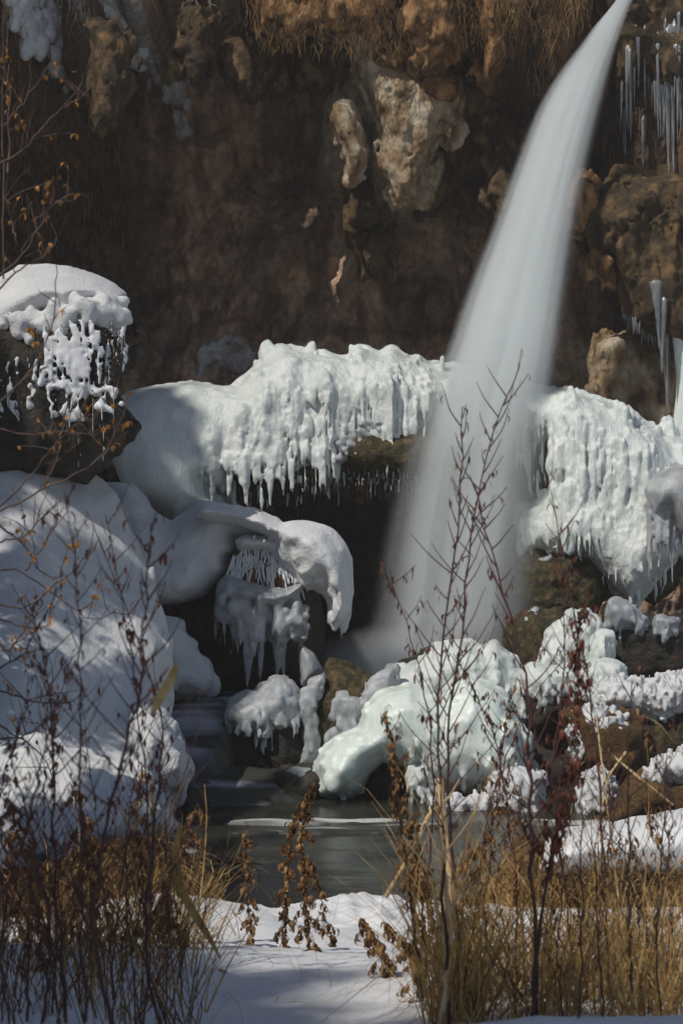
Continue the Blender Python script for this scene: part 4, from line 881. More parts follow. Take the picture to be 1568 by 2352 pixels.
def leaf(S_, p, L, w_, rg, droop=1.0, fan=None):
    n = 6; a = rg.uniform(0, 2 * math.pi) if fan is None else fan
    h = np.array([math.cos(a), math.sin(a) * .7, 0]); el_ = rg.uniform(-.5, .7); pts = [np.array(p, float)]
    for i in range(n - 1):
        el_ -= droop * rg.uniform(.25, .75); pts.append(pts[-1] + (h * math.cos(el_) + np.array([0, 0, math.sin(el_)])) * L / (n - 1))
    side = np.cross(h, [0, 0, 1]); side = side / np.linalg.norm(side)
    tw = rg.uniform(-1.5, 1.5); sd = np.array([side * math.cos(tw * i / n + rg.uniform(-.3, .3)) + h * math.sin(tw * i / n) * .8 + np.array([0, 0, .4]) * math.sin(tw) for i in range(n)])
    S_.ribbon(pts, w_ * np.array([.25, .8, 1, .9, .6, .08]), sd)

def on_line(Q, t):
    i = t * (len(Q) - 1); k = int(min(i, len(Q) - 2)); f = i - k
    return Q[k] * (1 - f) + Q[k + 1] * f

def weed(P, d, label, kind='red', r0=.006, twigs=14, tl=(.08, .28), leaves=30, ll=(.02, .05), lw=.004, seed=1, group=None, name='dry_weed', cat='dry weed', t0=.25, d1=None, stem=None, lmat=None, droop=1.0, up=True):
    rg = np.random.default_rng(seed); n = 26
    Q2 = spline(P, n); dd = np.linspace(d, d1 if d1 else d, n)
    Q = np.array([W(q[0], q[1], e) for q, e in zip(Q2, dd)]); Q[:, 1] += .02 * np.sin(np.linspace(0, 5, n) + seed)
    L = np.linalg.norm(np.diff(Q, axis=0), axis=1).sum()
    stem = stem or ('stalk_red' if kind == 'red' else 'stalk_dark'); lmat = lmat or ('leafred' if kind == 'red' else 'leafbrown')
    root = empty(name, Q[0], label, cat, group)
    s = Soup(); Q[1:-1] += rg.normal(0, .004, (n - 2, 3)) * [1, 1, .3]; s.tube(Q, np.linspace(r0 * .95, r0 * .25, n) * (1 + .25 * (rg.random(n) > .8)), 6); tips = []
    for k in range(twigs):
        t = t0 + (1 - t0) * (k + rg.random()) / max(twigs, 1); p = on_line(Q, min(t, .98)); l = rg.uniform(*tl) * (1.15 - .6 * t)
        a = rg.uniform(.35, 1.0) * (1 if k % 2 else -1); h = np.array([math.sin(a), rg.uniform(-.4, .4), math.cos(a) if up else -.2]); h /= np.linalg.norm(h)
        c = [p]; v = h.copy()
        for i in range(5): v = v + [0, 0, (.12 if up else -.25)] + rg.normal(0, .07, 3); v /= np.linalg.norm(v); c.append(c[-1] + v * l / 5)
        s.tube(c, np.linspace(r0 * .38, r0 * .15, 6), 4); tips.append(np.array(c))
    s.build('stem', M[stem], root)
    if leaves:
        s = Soup()
        for k in range(leaves):
            if tips and rg.random() < .6: c = tips[rg.integers(len(tips))]; p = on_line(c, rg.uniform(.3, 1))
            else: p = on_line(Q, rg.uniform(t0, 1))
            leaf(s, p, rg.uniform(*ll), lw * rg.uniform(.6, 1.3), rg, droop)
        s.build('withered_leaves', M[lmat], root)
    return root

# tall reddish stalks crossing the waterfall
weed([(1030, 2352), (1022, 2000), (1008, 1720), (1012, 1500), (1045, 1250), (1062, 1080), (1060, 935)], 5.0, 'tall thin reddish stalk rising up the middle of the waterfall', r0=.0065, twigs=34, leaves=70, seed=301, t0=.3)
weed([(1060, 2352), (1040, 1980), (1022, 1700), (1062, 1450), (1078, 1250), (1108, 1060), (1150, 930), (1178, 880)], 5.2, 'tallest reddish stalk, its forked tip ending near the icy ledge', r0=.0065, twigs=40, leaves=80, seed=302, t0=.28)
weed([(1000, 2352), (965, 2100), (1000, 1850), (985, 1620), (945, 1470), (905, 1350), (895, 1310)], 5.4, 'leaning stalk with a fuzzy red seed head by the left edge of the waterfall', r0=.005, twigs=10, leaves=110, ll=(.02, .045), seed=303, t0=.5)
weed([(1235, 2352), (1222, 2000), (1210, 1740), (1215, 1560), (1160, 1380), (1118, 1220), (1090, 1110)], 5.0, 'thick greyish stalk that leans left over the lower waterfall', r0=.0075, twigs=34, leaves=70, seed=304, t0=.3)
weed([(1215, 2352), (1245, 2050), (1300, 1800), (1330, 1620), (1326, 1450), (1335, 1400)], 4.6, 'dark stalk with a dense plume of dead flowers in front of the icy rocks', 'dark', r0=.0055, twigs=30, tl=(.05, .16), leaves=420, ll=(.02, .05), lw=.006, seed=305, t0=.35, lmat='leafred')
weed([(1320, 2352), (1300, 2050), (1262, 1800), (1290, 1600), (1300, 1420), (1282, 1270), (1290, 1200)], 5.6, 'slender stalk rising beside the dark plume toward the frozen cascade', r0=.005, twigs=28, leaves=70, seed=306)
weed([(1395, 2352), (1388, 2100), (1378, 1850), (1360, 1600), (1300, 1330), (1270, 1140), (1250, 1090)], 5.8, 'long stalk arching left from the right hand grass over the mossy boulder', r0=.0055, twigs=16, leaves=20, seed=307)
weed([(1452, 2352), (1446, 2100), (1442, 1850), (1440, 1650), (1448, 1560)], 5.2, 'straight dark stalk standing in front of the beaded bank', 'dark', r0=.006, twigs=14, leaves=30, seed=308)
weed([(1190, 2352), (1185, 2050), (1160, 1800), (1120, 1640), (1075, 1560), (1040, 1500)], 5.6, 'brownish stalk leaning left across the pale green ice dome', r0=.005, twigs=32, tl=(.06, .3), leaves=170, seed=309, t0=.3)
weed([(1080, 2352), (1090, 2100), (1110, 1900), (1190, 1640), (1260, 1560), (1340, 1440)], 5.8, 'thin stalk leaning right across the ice dome toward the icy spire', r0=.004, twigs=14, leaves=40, seed=310)
weed([(970, 2300), (940, 2050), (915, 1850), (905, 1700), (880, 1640)], 5.4, 'tawny feathery plume standing before the left flank of the ice dome', 'dark', r0=.005, twigs=26, tl=(.05, .14), leaves=300, ll=(.02, .04), lw=.005, seed=311, t0=.35)
weed([(1130, 2352), (1110, 2100), (1130, 1900), (1150, 1720), (1170, 1600)], 5.6, 'bushy brown seed head in front of the ice dome centre', 'dark', r0=.005, twigs=20, tl=(.05, .2), leaves=240, ll=(.015, .04), lw=.005, seed=312, t0=.4)
weed([(1010, 2352), (1035, 2150), (1022, 1950), (1018, 1850), (1010, 1800)], 5.0, 'pale sunlit woody stem at the centre of the tall stalks', 'dark', r0=.010, twigs=6, leaves=10, seed=313, stem='reed')
for k, (P, lab) in enumerate([
    ([(900, 2352), (870, 2180), (830, 2120)], 0), ([(1500, 2352), (1510, 2100), (1520, 1850), (1530, 1700)], 1), ([(1350, 2352), (1352, 2150), (1400, 1900), (1440, 1780)], 1),
    ([(1480, 2352), (1460, 2100), (1420, 1900), (1350, 1780)], 1), ([(1270, 2352), (1260, 2150), (1230, 1980), (1180, 1850)], 1), ([(1540, 2352), (1550, 2200), (1535, 2000), (1480, 1800)], 1), ([(1410, 2352), (1416, 2100), (1410, 1950), (1400, 1700), (1392, 1600)], 1)]):
    if lab: weed(P, 5.2 + k * .25, 'slim dark stalk rising out of the golden grass before the right bank', 'dark', r0=.004, twigs=12, leaves=24, seed=320 + k, group='slim dark stalks in the right hand grass')
# left blurred reddish stalks
for k, P in enumerate([
    [(195, 2352), (182, 2100), (186, 1800), (190, 1500), (175, 1250), (150, 1130)], [(95, 2352), (120, 2100), (60, 1850), (20, 1700)], [(150, 2352), (130, 2000), (128, 1700), (100, 1500), (60, 1380)],
    [(330, 2352), (350, 2050), (330, 1750), (300, 1500), (265, 1300), (240, 1180)], [(370, 2352), (330, 2150), (352, 1900), (378, 1650), (300, 1420), (230, 1240)], [(260, 2352), (200, 2100), (250, 1850), (320, 1600), (340, 1380), (350, 1200)],
    [(20, 2352), (-10, 2150), (60, 1900), (110, 1700), (170, 1500)], [(60, 2352), (70, 2150), (20, 1950), (-20, 1800)]]):
    weed(P, 3.6 + .28 * (k % 5), 'blurred reddish brown stalk close to the camera over the left snow slope', r0=.0042 + .001 * (k % 3), twigs=26, tl=(.06, .26), leaves=80, ll=(.015, .045), lw=.004, seed=340 + k, group='reddish stalks over the left snow slope', t0=.15)
# drooping weeds
DW = [([(718, 1790), (705, 1850), (690, 1890), (700, 2000), (706, 2110), (712, 2200)], 'drooping curled brown weed in front of the rapids, tallest of the middle plants', 360),
      ([(650, 2250), (655, 2120), (660, 1990), (668, 1900), (690, 1840)], 'twisted brown weed hanging beside the tallest middle plant', 330),
      ([(590, 2240), (575, 2120), (565, 1990), (562, 1915)], 'narrow drooping brown weed left of the middle pair over the pool', 210),
      ([(800, 2250), (745, 2110), (730, 2030), (700, 1960)], 'weed stem bent down to the snow right of the middle pair', 120)]
for k, (P, lab, nl) in enumerate(DW):
    if P[0][1] < P[-1][1]: P = P[::-1]
    weed(P, 7.4 + .15 * k, lab, 'dark', r0=.004, twigs=16, tl=(.03, .10), leaves=int(nl * 1.4), ll=(.03, .075), lw=.0085, seed=360 + k, t0=.02, droop=1.5, up=False, name='drooping_weed')
for k, P in enumerate([[(960, 2330), (950, 2150), (955, 1990), (930, 1850)], [(1010, 2340), (1000, 2180), (985, 2050), (960, 1960)], [(1060, 2345), (1050, 2200), (1060, 2050), (1075, 1940)], [(900, 2300), (885, 2190), (830, 2110)], [(985, 2340), (970, 2250), (930, 2160), (885, 2120)], [(1110, 2340), (1120, 2180), (1100, 2020), (1120, 1900)]]):
    weed(P, 5.8 + .15 * k, 'drooping brown weed in the sunlit clump right of centre', 'dark', r0=.004, twigs=16, tl=(.04, .12), leaves=320, ll=(.03, .07), lw=.0075, seed=370 + k, t0=.05, droop=1.4, up=False, name='drooping_weed', group='drooping weeds in the sunlit clump')
for k, P in enumerate([[(110, 2300), (90, 2100), (50, 1950), (15, 1830)], [(230, 2260), (215, 2080), (190, 1900), (172, 1790)], [(300, 2200), (330, 2040), (310, 1880), (328, 1750)], [(395, 2230), (380, 2080), (400, 1950), (455, 1840)], [(400, 2330), (405, 2200), (390, 2090), (380, 2020)], [(160, 2160), (175, 2020), (165, 1950)], [(260, 2170), (230, 2000), (200, 1870)], [(60, 2200), (30, 2020), (20, 1900)], [(340, 2240), (360, 2100), (420, 1960), (440, 1900)]]):
    weed(P, 6.6 + .2 * k, 'drooping brown weed in the shaded thicket at lower left', 'dark', r0=.004, twigs=16, tl=(.04, .14), leaves=330, ll=(.025, .07), lw=.0075, seed=380 + k, t0=.05, droop=1.3, up=False, name='drooping_weed', group='drooping weeds in the lower left thicket')

# grass blades
def blades(S_, base, H, rg, w=.0035, lean=.5, wind=0, n=7):
    a = rg.uniform(0, 2 * math.pi); le = rg.uniform(.02, lean); h = np.array([math.cos(a) + wind, math.sin(a) * .7, 0]); h /= np.linalg.norm(h) + 1e-6
    el_ = math.pi / 2 - le * .5; pts = [np.array(base, float)]; cur = rg.uniform(.2, 3.2) * (1 if rg.random() < .6 else .35) / n; tw = rg.normal(0, .25)
    for i in range(n):
        h = h + np.array([-h[1], h[0], 0]) * tw; h /= np.linalg.norm(h); el_ -= cur * (i / n) * 2 * rg.uniform(.3, 1.7); pts.append(pts[-1] + (h * math.cos(el_) + np.array([0, 0, math.sin(el_)])) * H / n)
    if rg.random() < .32:
        k = rg.integers(3, n); dirn = np.array([rg.uniform(-1, 1), rg.uniform(-.4, .4), -rg.uniform(.2, 1)]); 
        for i in range(k, n + 1): pts[i] = pts[k - 1] + dirn / np.linalg.norm(dirn) * H / n * (i - k + 1)
    t = rg.uniform(0, math.pi); sd = np.array([math.cos(t), math.sin(t) * .5, 0])
    S_.ribbon(pts, w * np.linspace(1, .12, n + 1) ** .8, sd)
def patch(name, label, n, px, py, H, m, seed, w=(.002, .005), lean=.5, wind=0, dens=None, zoff=0):
    rg = np.random.default_rng(seed); S_ = Soup(); c = 0
    while c < n:
        x = rg.uniform(*px); y = rg.uniform(*py)
        if dens is not None and rg.random() > dens(x, y): continue
        d = dground(y); p = W(x, y, d); g = float(z_fore(np.array([p[0]], np.float32), np.array([d], np.float32))[0]); p[2] = g - .02 + zoff
        blades(S_, p, rg.uniform(*H), rg, rg.uniform(*w), lean, wind); c += 1
    return tag(S_.build(name, M[m]), label, 'grass', kind='stuff')
cl = lambda x, y: min(1, .12 + .9 * math.exp(-((x - 1060) / 55) ** 2) + .7 * math.exp(-((x - 1240) / 45) ** 2) + .55 * math.exp(-((x - 1330) / 30) ** 2) + .8 * math.exp(-((x - 1450) / 50) ** 2) + .5 * math.exp(-((x - 1560) / 40) ** 2))
patch('dry_grass', 'golden dry grass crowding the lower right snow', 520, (960, 1600), (2240, 2349), (.15, .7), 'straw', 401, (.0014, .0036), 1.4, dens=cl)
patch('dry_grass', 'broad curling golden blades at lower right', 260, (960, 1600), (2220, 2348), (.2, .7), 'straw', 411, (.003, .0062), 1.6)
patch('dry_grass', 'darker brown grass mixed into the golden grass at lower right', 460, (950, 1620), (2190, 2348), (.15, .65), 'straw_dark', 402, (.0014, .004), 1.6, dens=cl)
patch('dry_grass', 'dense upright grass clump under the tall stalks', 240, (985, 1120), (2270, 2348), (.4, 1.0), 'straw', 403, (.0015, .004), .7)
patch('dry_grass', 'tall loose golden grass reaching over the pool at right', 200, (1130, 1580), (2220, 2348), (.5, .95), 'straw', 409, (.0015, .004), .9)
patch('dry_grass', 'tall loose dark grass standing over the lower left snow', 200, (-20, 460), (2190, 2350), (.5, 1.1), 'straw_dark', 410, (.0015, .004), .9)
patch('dry_grass', 'broad pale curling blades among the left thicket', 120, (60, 470), (2150, 2330), (.25, .8), 'straw', 412, (.003, .006), 1.6, wind=.3)
patch('dry_grass', 'tangled dry grass at the right edge of the near snow', 700, (1300, 1640), (2120, 2230), (.08, .38), 'straw', 404, (.0012, .003), 2.2)
patch('dry_grass', 'tangled brown grass thicket along the lower left pool edge', 600, (-40, 470), (2100, 2190), (.15, .7), 'straw_dark', 405, (.0012, .0034), 1.9, wind=.3)
patch('dry_grass', 'lit straw blades in the lower left thicket', 240, (120, 480), (2100, 2200), (.2, .8), 'straw', 406, (.0015, .004), 1.7, wind=.5)
patch('dry_grass', 'sparse grass blades poking from the near left snow', 150, (-20, 460), (2180, 2350), (.12, .5), 'straw_dark', 407, (.0015, .004), 1.3)
patch('dry_grass', 'few bent blades sticking out of the middle snow', 30, (480, 940), (2150, 2300), (.06, .22), 'straw', 408, (.0012, .0025), 1.2)

# broad reed leaves and bent reeds
def reed(P, d, label, w0=.012, m='straw', group=None, stiff=False):
    Q = np.array([W(q[0], q[1], d) for q in spline(P, 18)]); Q[:, 1] += np.linspace(0, .12, 18)
    s = Soup()
    prof = w0 * np.sin(np.linspace(.25, math.pi - .05, 18)) ** .7 if not stiff else np.full(18, w0)
    if stiff: s.tube(Q, prof * .6, 6)
    else: s.ribbon(Q, prof * .5, [.92, .3, .25])
    return tag(s.build('reed', M[m]), label, 'reed', group)
reed([(415, 1890), (400, 1960), (405, 2040), (440, 2110), (480, 2180), (500, 2225)], 5.0, 'broad tan reed leaf arching down across the lower left thicket', .030)
reed([(500, 2225), (507, 2240), (515, 2258)], 5.0, 'short folded tip of a reed stuck in the snow', .016)
reed([(350, 1640), (385, 1560), (392, 1530)], 3.2, 'blurred sunlit reed tip before the snow slope', .028)
reed([(340, 2100), (350, 1960), (345, 1850), (330, 1790)], 5.5, 'pale reed leaf standing in the left thicket', .018)
reed([(885, 2060), (950, 1960), (990, 1880), (1010, 1850)], 5.4, 'bent golden reed leaning right beside the central stalks', .014, 'reed', None, True)
reed([(1040, 2080), (1030, 1980), (1022, 1900), (1015, 1800)], 5.2, 'thick bright reed upright among the central stalks', .020, 'reed', None, True)
reed([(1430, 2150), (1410, 1950), (1395, 1800), (1380, 1650)], 5.8, 'tall orange reed in front of the hummock spattered with ice', .006, 'reed', None, True)
reed([(1380, 1860), (1400, 1790), (1450, 1735)], 5.8, 'bent orange reed crossing the tall orange reed', .006, 'reed', None, True)
reed([(1470, 1790), (1400, 1730), (1560, 1860)], 6.0, 'orange reed sloping down to the right edge', .006, 'reed', None, True)
reed([(1440, 1655), (1480, 1645), (1520, 1665), (1568, 1720)], 6.2, 'thin arching straw near the beaded bank', .006)
reed([(430, 2230), (455, 2160), (462, 2170), (500, 2255)], 6.5, 'thin folded straw poking from the snow beside the thicket', .004)
reed([(610, 2306), (680, 2312), (735, 2330)], 5.6, 'single straw lying on the near snow', .005)

# twiggy shrub with orange leaves, left edge
root = empty('twiggy_shrub', W(-60, 1500, 6.0), 'thin twiggy shrub with small orange leaves at the left edge', 'shrub')
BR = [[(-10, 385), (60, 340), (120, 262), (150, 245), (190, 185)], [(150, 245), (180, 228), (205, 215)], [(-10, 305), (55, 235), (115, 145)], [(8, 640), (6, 300), (10, -10)], [(20, 400), (22, 150), (12, -10)], [(-10, 640), (55, 587), (95, 520), (120, 475), (125, 405)], [(75, 510), (150, 450), (180, 447)], [(40, 560), (20, 480), (10, 430)],
      [(-10, 680), (35, 624), (120, 574), (140, 535)], [(-10, 930), (50, 879), (95, 814), (125, 739), (130, 604)], [(-10, 1180), (30, 1159), (100, 1124), (200, 1079), (240, 1039), (280, 974), (295, 899)], [(-10, 1170), (40, 1129), (120, 1029), (165, 989), (225, 914)], [(-10, 985), (60, 1000), (160, 990), (220, 1000)], [(240, 1039), (210, 1000), (200, 960)], [(100, 1124), (130, 1060), (150, 960), (170, 900)],
      [(-10, 1385), (65, 1405), (100, 1358), (165, 1323), (230, 1233)], [(-10, 1310), (50, 1308), (100, 1348), (215, 1433), (270, 1398)], [(-10, 1418), (60, 1443), (115, 1443), (120, 1388)], [(-10, 1580), (75, 1613), (160, 1618), (200, 1583)], [(-10, 1200), (60, 1250), (100, 1330), (160, 1320)], [(-10, 1480), (20, 1500), (55, 1450), (100, 1380)], [(60, 1310), (110, 1240), (135, 1190)], [(-10, 1245), (60, 1235), (100, 1180), (140, 1150)], [(-10, 1540), (60, 1500), (90, 1430)], [(-10, 1660), (90, 1720), (130, 1800)], [(-10, 1700), (60, 1690), (140, 1640)]]
s = Soup(); sl = Soup(); rg = np.random.default_rng(420); allb = []
for P in BR:
    d = 6.0 + rg.uniform(-.4, .4); q = spline(P, 16); q[1:-1] += rg.normal(0, 1.6, (14, 2)); Q = np.array([W(a[0], a[1], d) for a in q]); Q[:, 1] += rg.normal(0, .01, 16)
    s.tube(Q, np.linspace(.0042, .0016, 16), 5); allb.append(Q)
    for _ in range(5):
        p = on_line(Q, rg.uniform(.2, .95)); a = rg.uniform(-1.2, 1.2); l = rg.uniform(.05, .2); v = np.array([math.sin(a), rg.uniform(-.3, .3), math.cos(a)]); c = [p]
        for i in range(5): v = v + rg.normal(0, .16, 3); v /= np.linalg.norm(v); c.append(c[-1] + v * l / 5)
        s.tube(c, np.linspace(.0022, .001, 6), 4); allb.append(np.array(c))
s.build('branches', M['twig'], root)
for _ in range(190):
    Q = allb[rg.integers(len(allb))]; p = on_line(Q, rg.uniform(.3, 1)); leaf(sl, p, rg.uniform(.018, .036), rg.uniform(.005, .010), rg, .8)
sl.build('leaves', M['leaforange'], root)
s = Soup()
for _ in range(70):
    Q = allb[rg.integers(20, len(allb))]; p = on_line(Q, rg.uniform(.3, 1)); leaf(s, p, rg.uniform(.018, .034), rg.uniform(.006, .011), rg, .9)
s.build('leaves', M['leafbrown'], root)

rg = np.random.default_rng(880)
for k, x in enumerate([1150, 1185, 1255, 1310, 1345, 1400, 1430, 1490, 1530, 1560, 1090, 1030]):
    y1 = rg.uniform(1850, 2050); weed([(x + rg.uniform(-20, 20), 2340), (x, 2200), (x + rg.uniform(-30, 30), (2200 + y1) / 2), (x + rg.uniform(-60, 60), y1)], 5.2 + rg.uniform(0, 1.6), 'tawny seed headed weed in the golden grass at lower right', 'dark', r0=.0035, twigs=14, tl=(.03, .12), leaves=170, ll=(.015, .05), lw=.005, seed=900 + k, t0=.15, droop=1.2, up=k % 2 == 0, group='seed headed weeds in the golden grass')

for k in range(18):
    lf = k < 9; x = rg.uniform(-10, 440) if lf else rg.uniform(1120, 1560); y1 = rg.uniform(1480, 1850)
    weed([(x + rg.uniform(-30, 30), 2352), (x, 2180), (x + rg.uniform(-40, 40), (2180 + y1) / 2), (x + rg.uniform(-50, 50), y1 + 120), (x + rg.uniform(-90, 90), y1)], 4.4 + rg.uniform(0, 2.2), 'thin reddish twiggy stem among the left thicket' if lf else 'thin reddish twiggy stem in the lower right grass', r0=.0032, twigs=22, tl=(.06, .24), leaves=40, ll=(.012, .035), lw=.004, seed=940 + k, t0=.2, group='thin reddish stems in the left thicket' if lf else 'thin reddish stems in the right grass')
# ------------------------------------------------------------------ right bank hummock, left thicket mound
rb = boulder('smooth snow-capped grassy hummock on the right bank of the pool', [(1205, 1992), (1238, 1965), (1262, 1922), (1300, 1905), (1370, 1900), (1450, 1885), (1568, 1862), (1760, 1850), (1760, 2020), (1500, 2012), (1350, 2006), (1290, 2020), (1225, 2016)], 12.6, .8, .28, 'snow_near', [(1108, 2095), (1135, 2020), (1170, 1980), (1215, 1955), (1300, 1960), (1400, 2015), (1760, 2010), (1760, 2160), (1400, 2140), (1300, 2110), (1200, 2130), (1100, 2130)], .05, 0, 0, voxel=.03, seed=501, rm='thatch', name='grassy_hummock', cat='hummock', dn=.03)
rg = np.random.default_rng(502)
def mat_blades(root_, n, fpos, m, L, seed, w=(.002, .005)):
    rg = np.random.default_rng(seed); s = Soup()
    for _ in range(n):
        p = fpos(rg); a = rg.uniform(-1, 1); l = rg.uniform(*L); v = np.array([math.sin(a * 2.2), -.45, rg.uniform(-.5, .8)]); c = [p]
        for i in range(5): v = v / np.linalg.norm(v) + [rg.normal(0, .12), -.03, -.22]; c.append(c[-1] + v / np.linalg.norm(v) * l / 5)
        s.ribbon(c, rg.uniform(*w) * np.array([.8, 1, 1, .8, .5, .1]), [math.cos(a), .3, math.sin(a)])
    return s.build('straw_thatch', M[m], root_)
def f1(rg):
    x = rg.uniform(1105, 1320); t = rg.random(); top = np.interp(x, [1105, 1140, 1175, 1215, 1320], [2075, 2005, 1972, 1950, 2015]); return W(x, top + t * (2120 - top), 12.25 - .25 * t)
mat_blades(rb, 1500, f1, 'straw', (.06, .2), 503, (.003, .006))
def f2(rg):
    x = rg.uniform(1240, 1620); t = rg.random(); top = 2010 - (x - 1240) * .03; return W(x, top + t * (2200 - top), 12.1 - .3 * t)
mat_blades(rb, 1500, f2, 'straw_dark', (.1, .4), 504, (.002, .005))
mat_blades(rb, 500, f2, 'straw', (.1, .45), 508, (.002, .004))
mat_blades(rb, 700, f2, 'root_dark', (.1, .4), 509, (.003, .007))
lt = boulder('dark overgrown hummock under the lower left weeds', [(-40, 2060), (-35, 2055), (-30, 2065)], 11.2, .05, .04, 'snow_old', [(-120, 2010), (60, 2030), (160, 1990), (260, 1930), (350, 1915), (420, 1960), (470, 2050), (500, 2110), (480, 2160), (-120, 2200)], .1, 0, 0, voxel=.03, seed=505, rm='thatch', name='grassy_hummock', cat='hummock')
def f3(rg):
    x = rg.uniform(-20, 490); t = rg.random(); top = np.interp(x, [-20, 60, 160, 260, 350, 420, 490], [2020, 2030, 1990, 1930, 1915, 1960, 2090]); return W(x, top + t * (2140 - top), 10.85 - .25 * t)
mat_blades(lt, 1300, f3, 'straw_dark', (.12, .45), 506, (.002, .004))
mat_blades(lt, 300, f3, 'straw', (.15, .5), 507, (.002, .004))
mat_blades(lt, 800, f3, 'root_dark', (.12, .5), 510, (.003, .007))
def fr(rg):
    x = rg.uniform(1420, 1620); t = rg.random(); return W(x, 1800 + t * 80, 18.25)
s = Soup()

# ------------------------------------------------------------------ log and railing
Q = np.array([W(420, 1968, 16.1), W(455, 1966, 16.1), W(500, 1972, 16.0), W(545, 1980, 16.0), W(600, 1985, 15.9)]); s = Soup(); s.tube(Q, [.055, .06, .04, .03, .008], 9)
root = empty('fallen_log', Q[0], 'short dark log with a snowy end half sunk in the pool', 'log'); s.build('wood', M['log'], root)
S = Sculpt(405, 470, 1940, 1990, 15.8, 16.4, .012); S.ball(Q[0] + [.06, 0, .05], (.1, .06, .03), .02); S.ball(Q[0] + [-.0, 0, .02], (.05, .06, .05), .02); S.build('snow_patch', M['snow'], root)
root = empty('railing', W(1500, 975, 29.2), 'low dark mesh railing behind the frozen cascade at right', 'railing')
s = Soup(); a, b = W(1462, 966, 29), W(1560, 966, 28.6); s.tube([a, b], .025, 6); s.build('top_rail', M['rail'], root)
s = Soup()
for k in range(26): p = a + (b - a) * k / 25; s.tube([p, p - [0, 0, .5]], .006, 4)
for k in range(6): s.tube([a - [0, 0, .08 * (k + 1)], b - [0, 0, .08 * (k + 1)]], .005, 4)
s.build('mesh_panel', M['rail'], root)

# ------------------------------------------------------------------ things hanging on the cliff
def strandset(name, label, n, reg, L, w, m, seed, off=.05, sway=.05, cat='hanging roots'):
    rg = np.random.default_rng(seed); s = Soup(); pts = []
    for _ in range(n):
        x, y = reg(rg); p = cy(x, y); p[1] -= rg.uniform(0, off * 3); pts.append(p)
    strands(s, pts, L, w, rg, sway); return tag(s.build(name, M[m]), label, cat, kind='stuff')
strandset('hanging_roots', 'shaggy golden brown roots draped over the cliff left of the waterfall spout', 2600, lambda g: (g.uniform(1090, 1390), g.uniform(-40, 230) * 1.0), (.12, .6), (.005, .012), 'root', 601, .12, .12)
strandset('hanging_roots', 'stringy moss trailing down the dark left cliff', 900, lambda g: (g.uniform(-20, 300), g.uniform(0, 560)), (.1, .5), (.005, .012), 'root', 602, .1, .06)
strandset('hanging_roots', 'pale frosted rootlets hanging at the top left', 190, lambda g: (g.normal(150, 26), g.uniform(-20, 60)), (.15, .6), (.006, .013), 'rootpale', 603, .12, .1)
strandset('hanging_roots', 'ragged moss fringe under the right hanging rock', 700, lambda g: (g.uniform(1380, 1600), g.uniform(100, 640)), (.08, .35), (.005, .012), 'root', 604, .1, .06)
strandset('hanging_roots', 'thin frosted threads below the golden brown roots', 120, lambda g: (g.uniform(1170, 1240), g.uniform(60, 240)), (.2, .5), (.005, .010), 'rootpale', 605, .3, .05)
s = Soup(); rg = np.random.default_rng(606)
strands(s, [W(rg.uniform(560, 1180), rg.uniform(-60, 110), 27.05 + rg.uniform(-.15, .2)) for _ in range(700)], (.08, .35), (.004, .010), rg, .12)
tag(s.build('hanging_roots', M['root']), 'wispy dry rootlets fringing the orange brow of the cliff', 'hanging roots', kind='stuff')
def twigs_hang(px, py, L, n, label, seed, d=None):
    rg = np.random.default_rng(seed); p0 = cy(px, py); p0[1] -= .3; s = Soup()
    def grow(p, v, l, r, dep):
        c = [p]; 
        for i in range(5): v = v + rg.normal(0, .16, 3) + [0, 0, -.08]; v /= np.linalg.norm(v); c.append(c[-1] + v * l / 5)
        s.tube(c, np.linspace(r, r * .6, 6), 4)
        if dep:
            for _ in range(3): q = on_line(np.array(c), rg.uniform(.3, 1)); grow(q, v + rg.normal(0, .6, 3) * [1, .5, 1], l * .55, r * .6, dep - 1)
    for _ in range(n): grow(p0 + [rg.uniform(-.35, .35), 0, rg.uniform(-.1, .2)], np.array([rg.uniform(-.5, .5), -.3, -1.0]), L * rg.uniform(.6, 1.2), .014, 2)
    return tag(s.build('dead_twigs', M['rootpale']), label, 'dead twigs')
twigs_hang(485, -10, .5, 5, 'pale dead twigs fanning down from the top edge of the cliff', 611)
twigs_hang(540, -10, .5, 3, 'second pale bunch of dead twigs, ending above the long single root', 612)
Q = np.array([cy(528, 60) + [0, -.4, 0], cy(532, 110) + [0, -.4, 0], W(540, 140, cy(532, 110)[1] - .4), W(548, 172, cy(532, 110)[1] - .4)]); s = Soup(); s.tube(Q, [.02, .016, .012, .007], 5); tag(s.build('dead_root', M['rootpale']), 'single long pale root dangling below the dead twigs', 'root')

def icicle_mesh(L, r, seed, k=9, n=22):
    rg = np.random.default_rng(seed); t = np.linspace(0, 1, n); th = np.arange(k) / k * 2 * np.pi
    rad = r * ((1 - t) ** rg.uniform(.6, 1.1) * (1 + .07 * np.sin(t * L * 26 + rg.uniform(0, 6)) + rg.normal(0, .035, n)) + .03) * (1 + .35 * np.exp(-t * 14)) * (1 - .9 * np.exp(-t * 70))
    fl = 1 + .22 * np.sin(th * 3 + rg.uniform(0, 6)) + rg.normal(0, .06, k)
    cx = .35 * r * np.sin(t * 3 + rg.uniform(0, 6)); 
    V = np.stack([cx[:, None] + rad[:, None] * fl * np.cos(th), rad[:, None] * fl * np.sin(th), -(t * L)[:, None] + 0 * th], -1).reshape(-1, 3)
    i = np.arange(n - 1)[:, None] * k; j = np.arange(k)[None]
    return V, np.stack([i + j, i + k + j, i + k + (j + 1) % k, i + (j + 1) % k], -1).reshape(-1, 4)
dgr = bpy.context.evaluated_depsgraph_get()
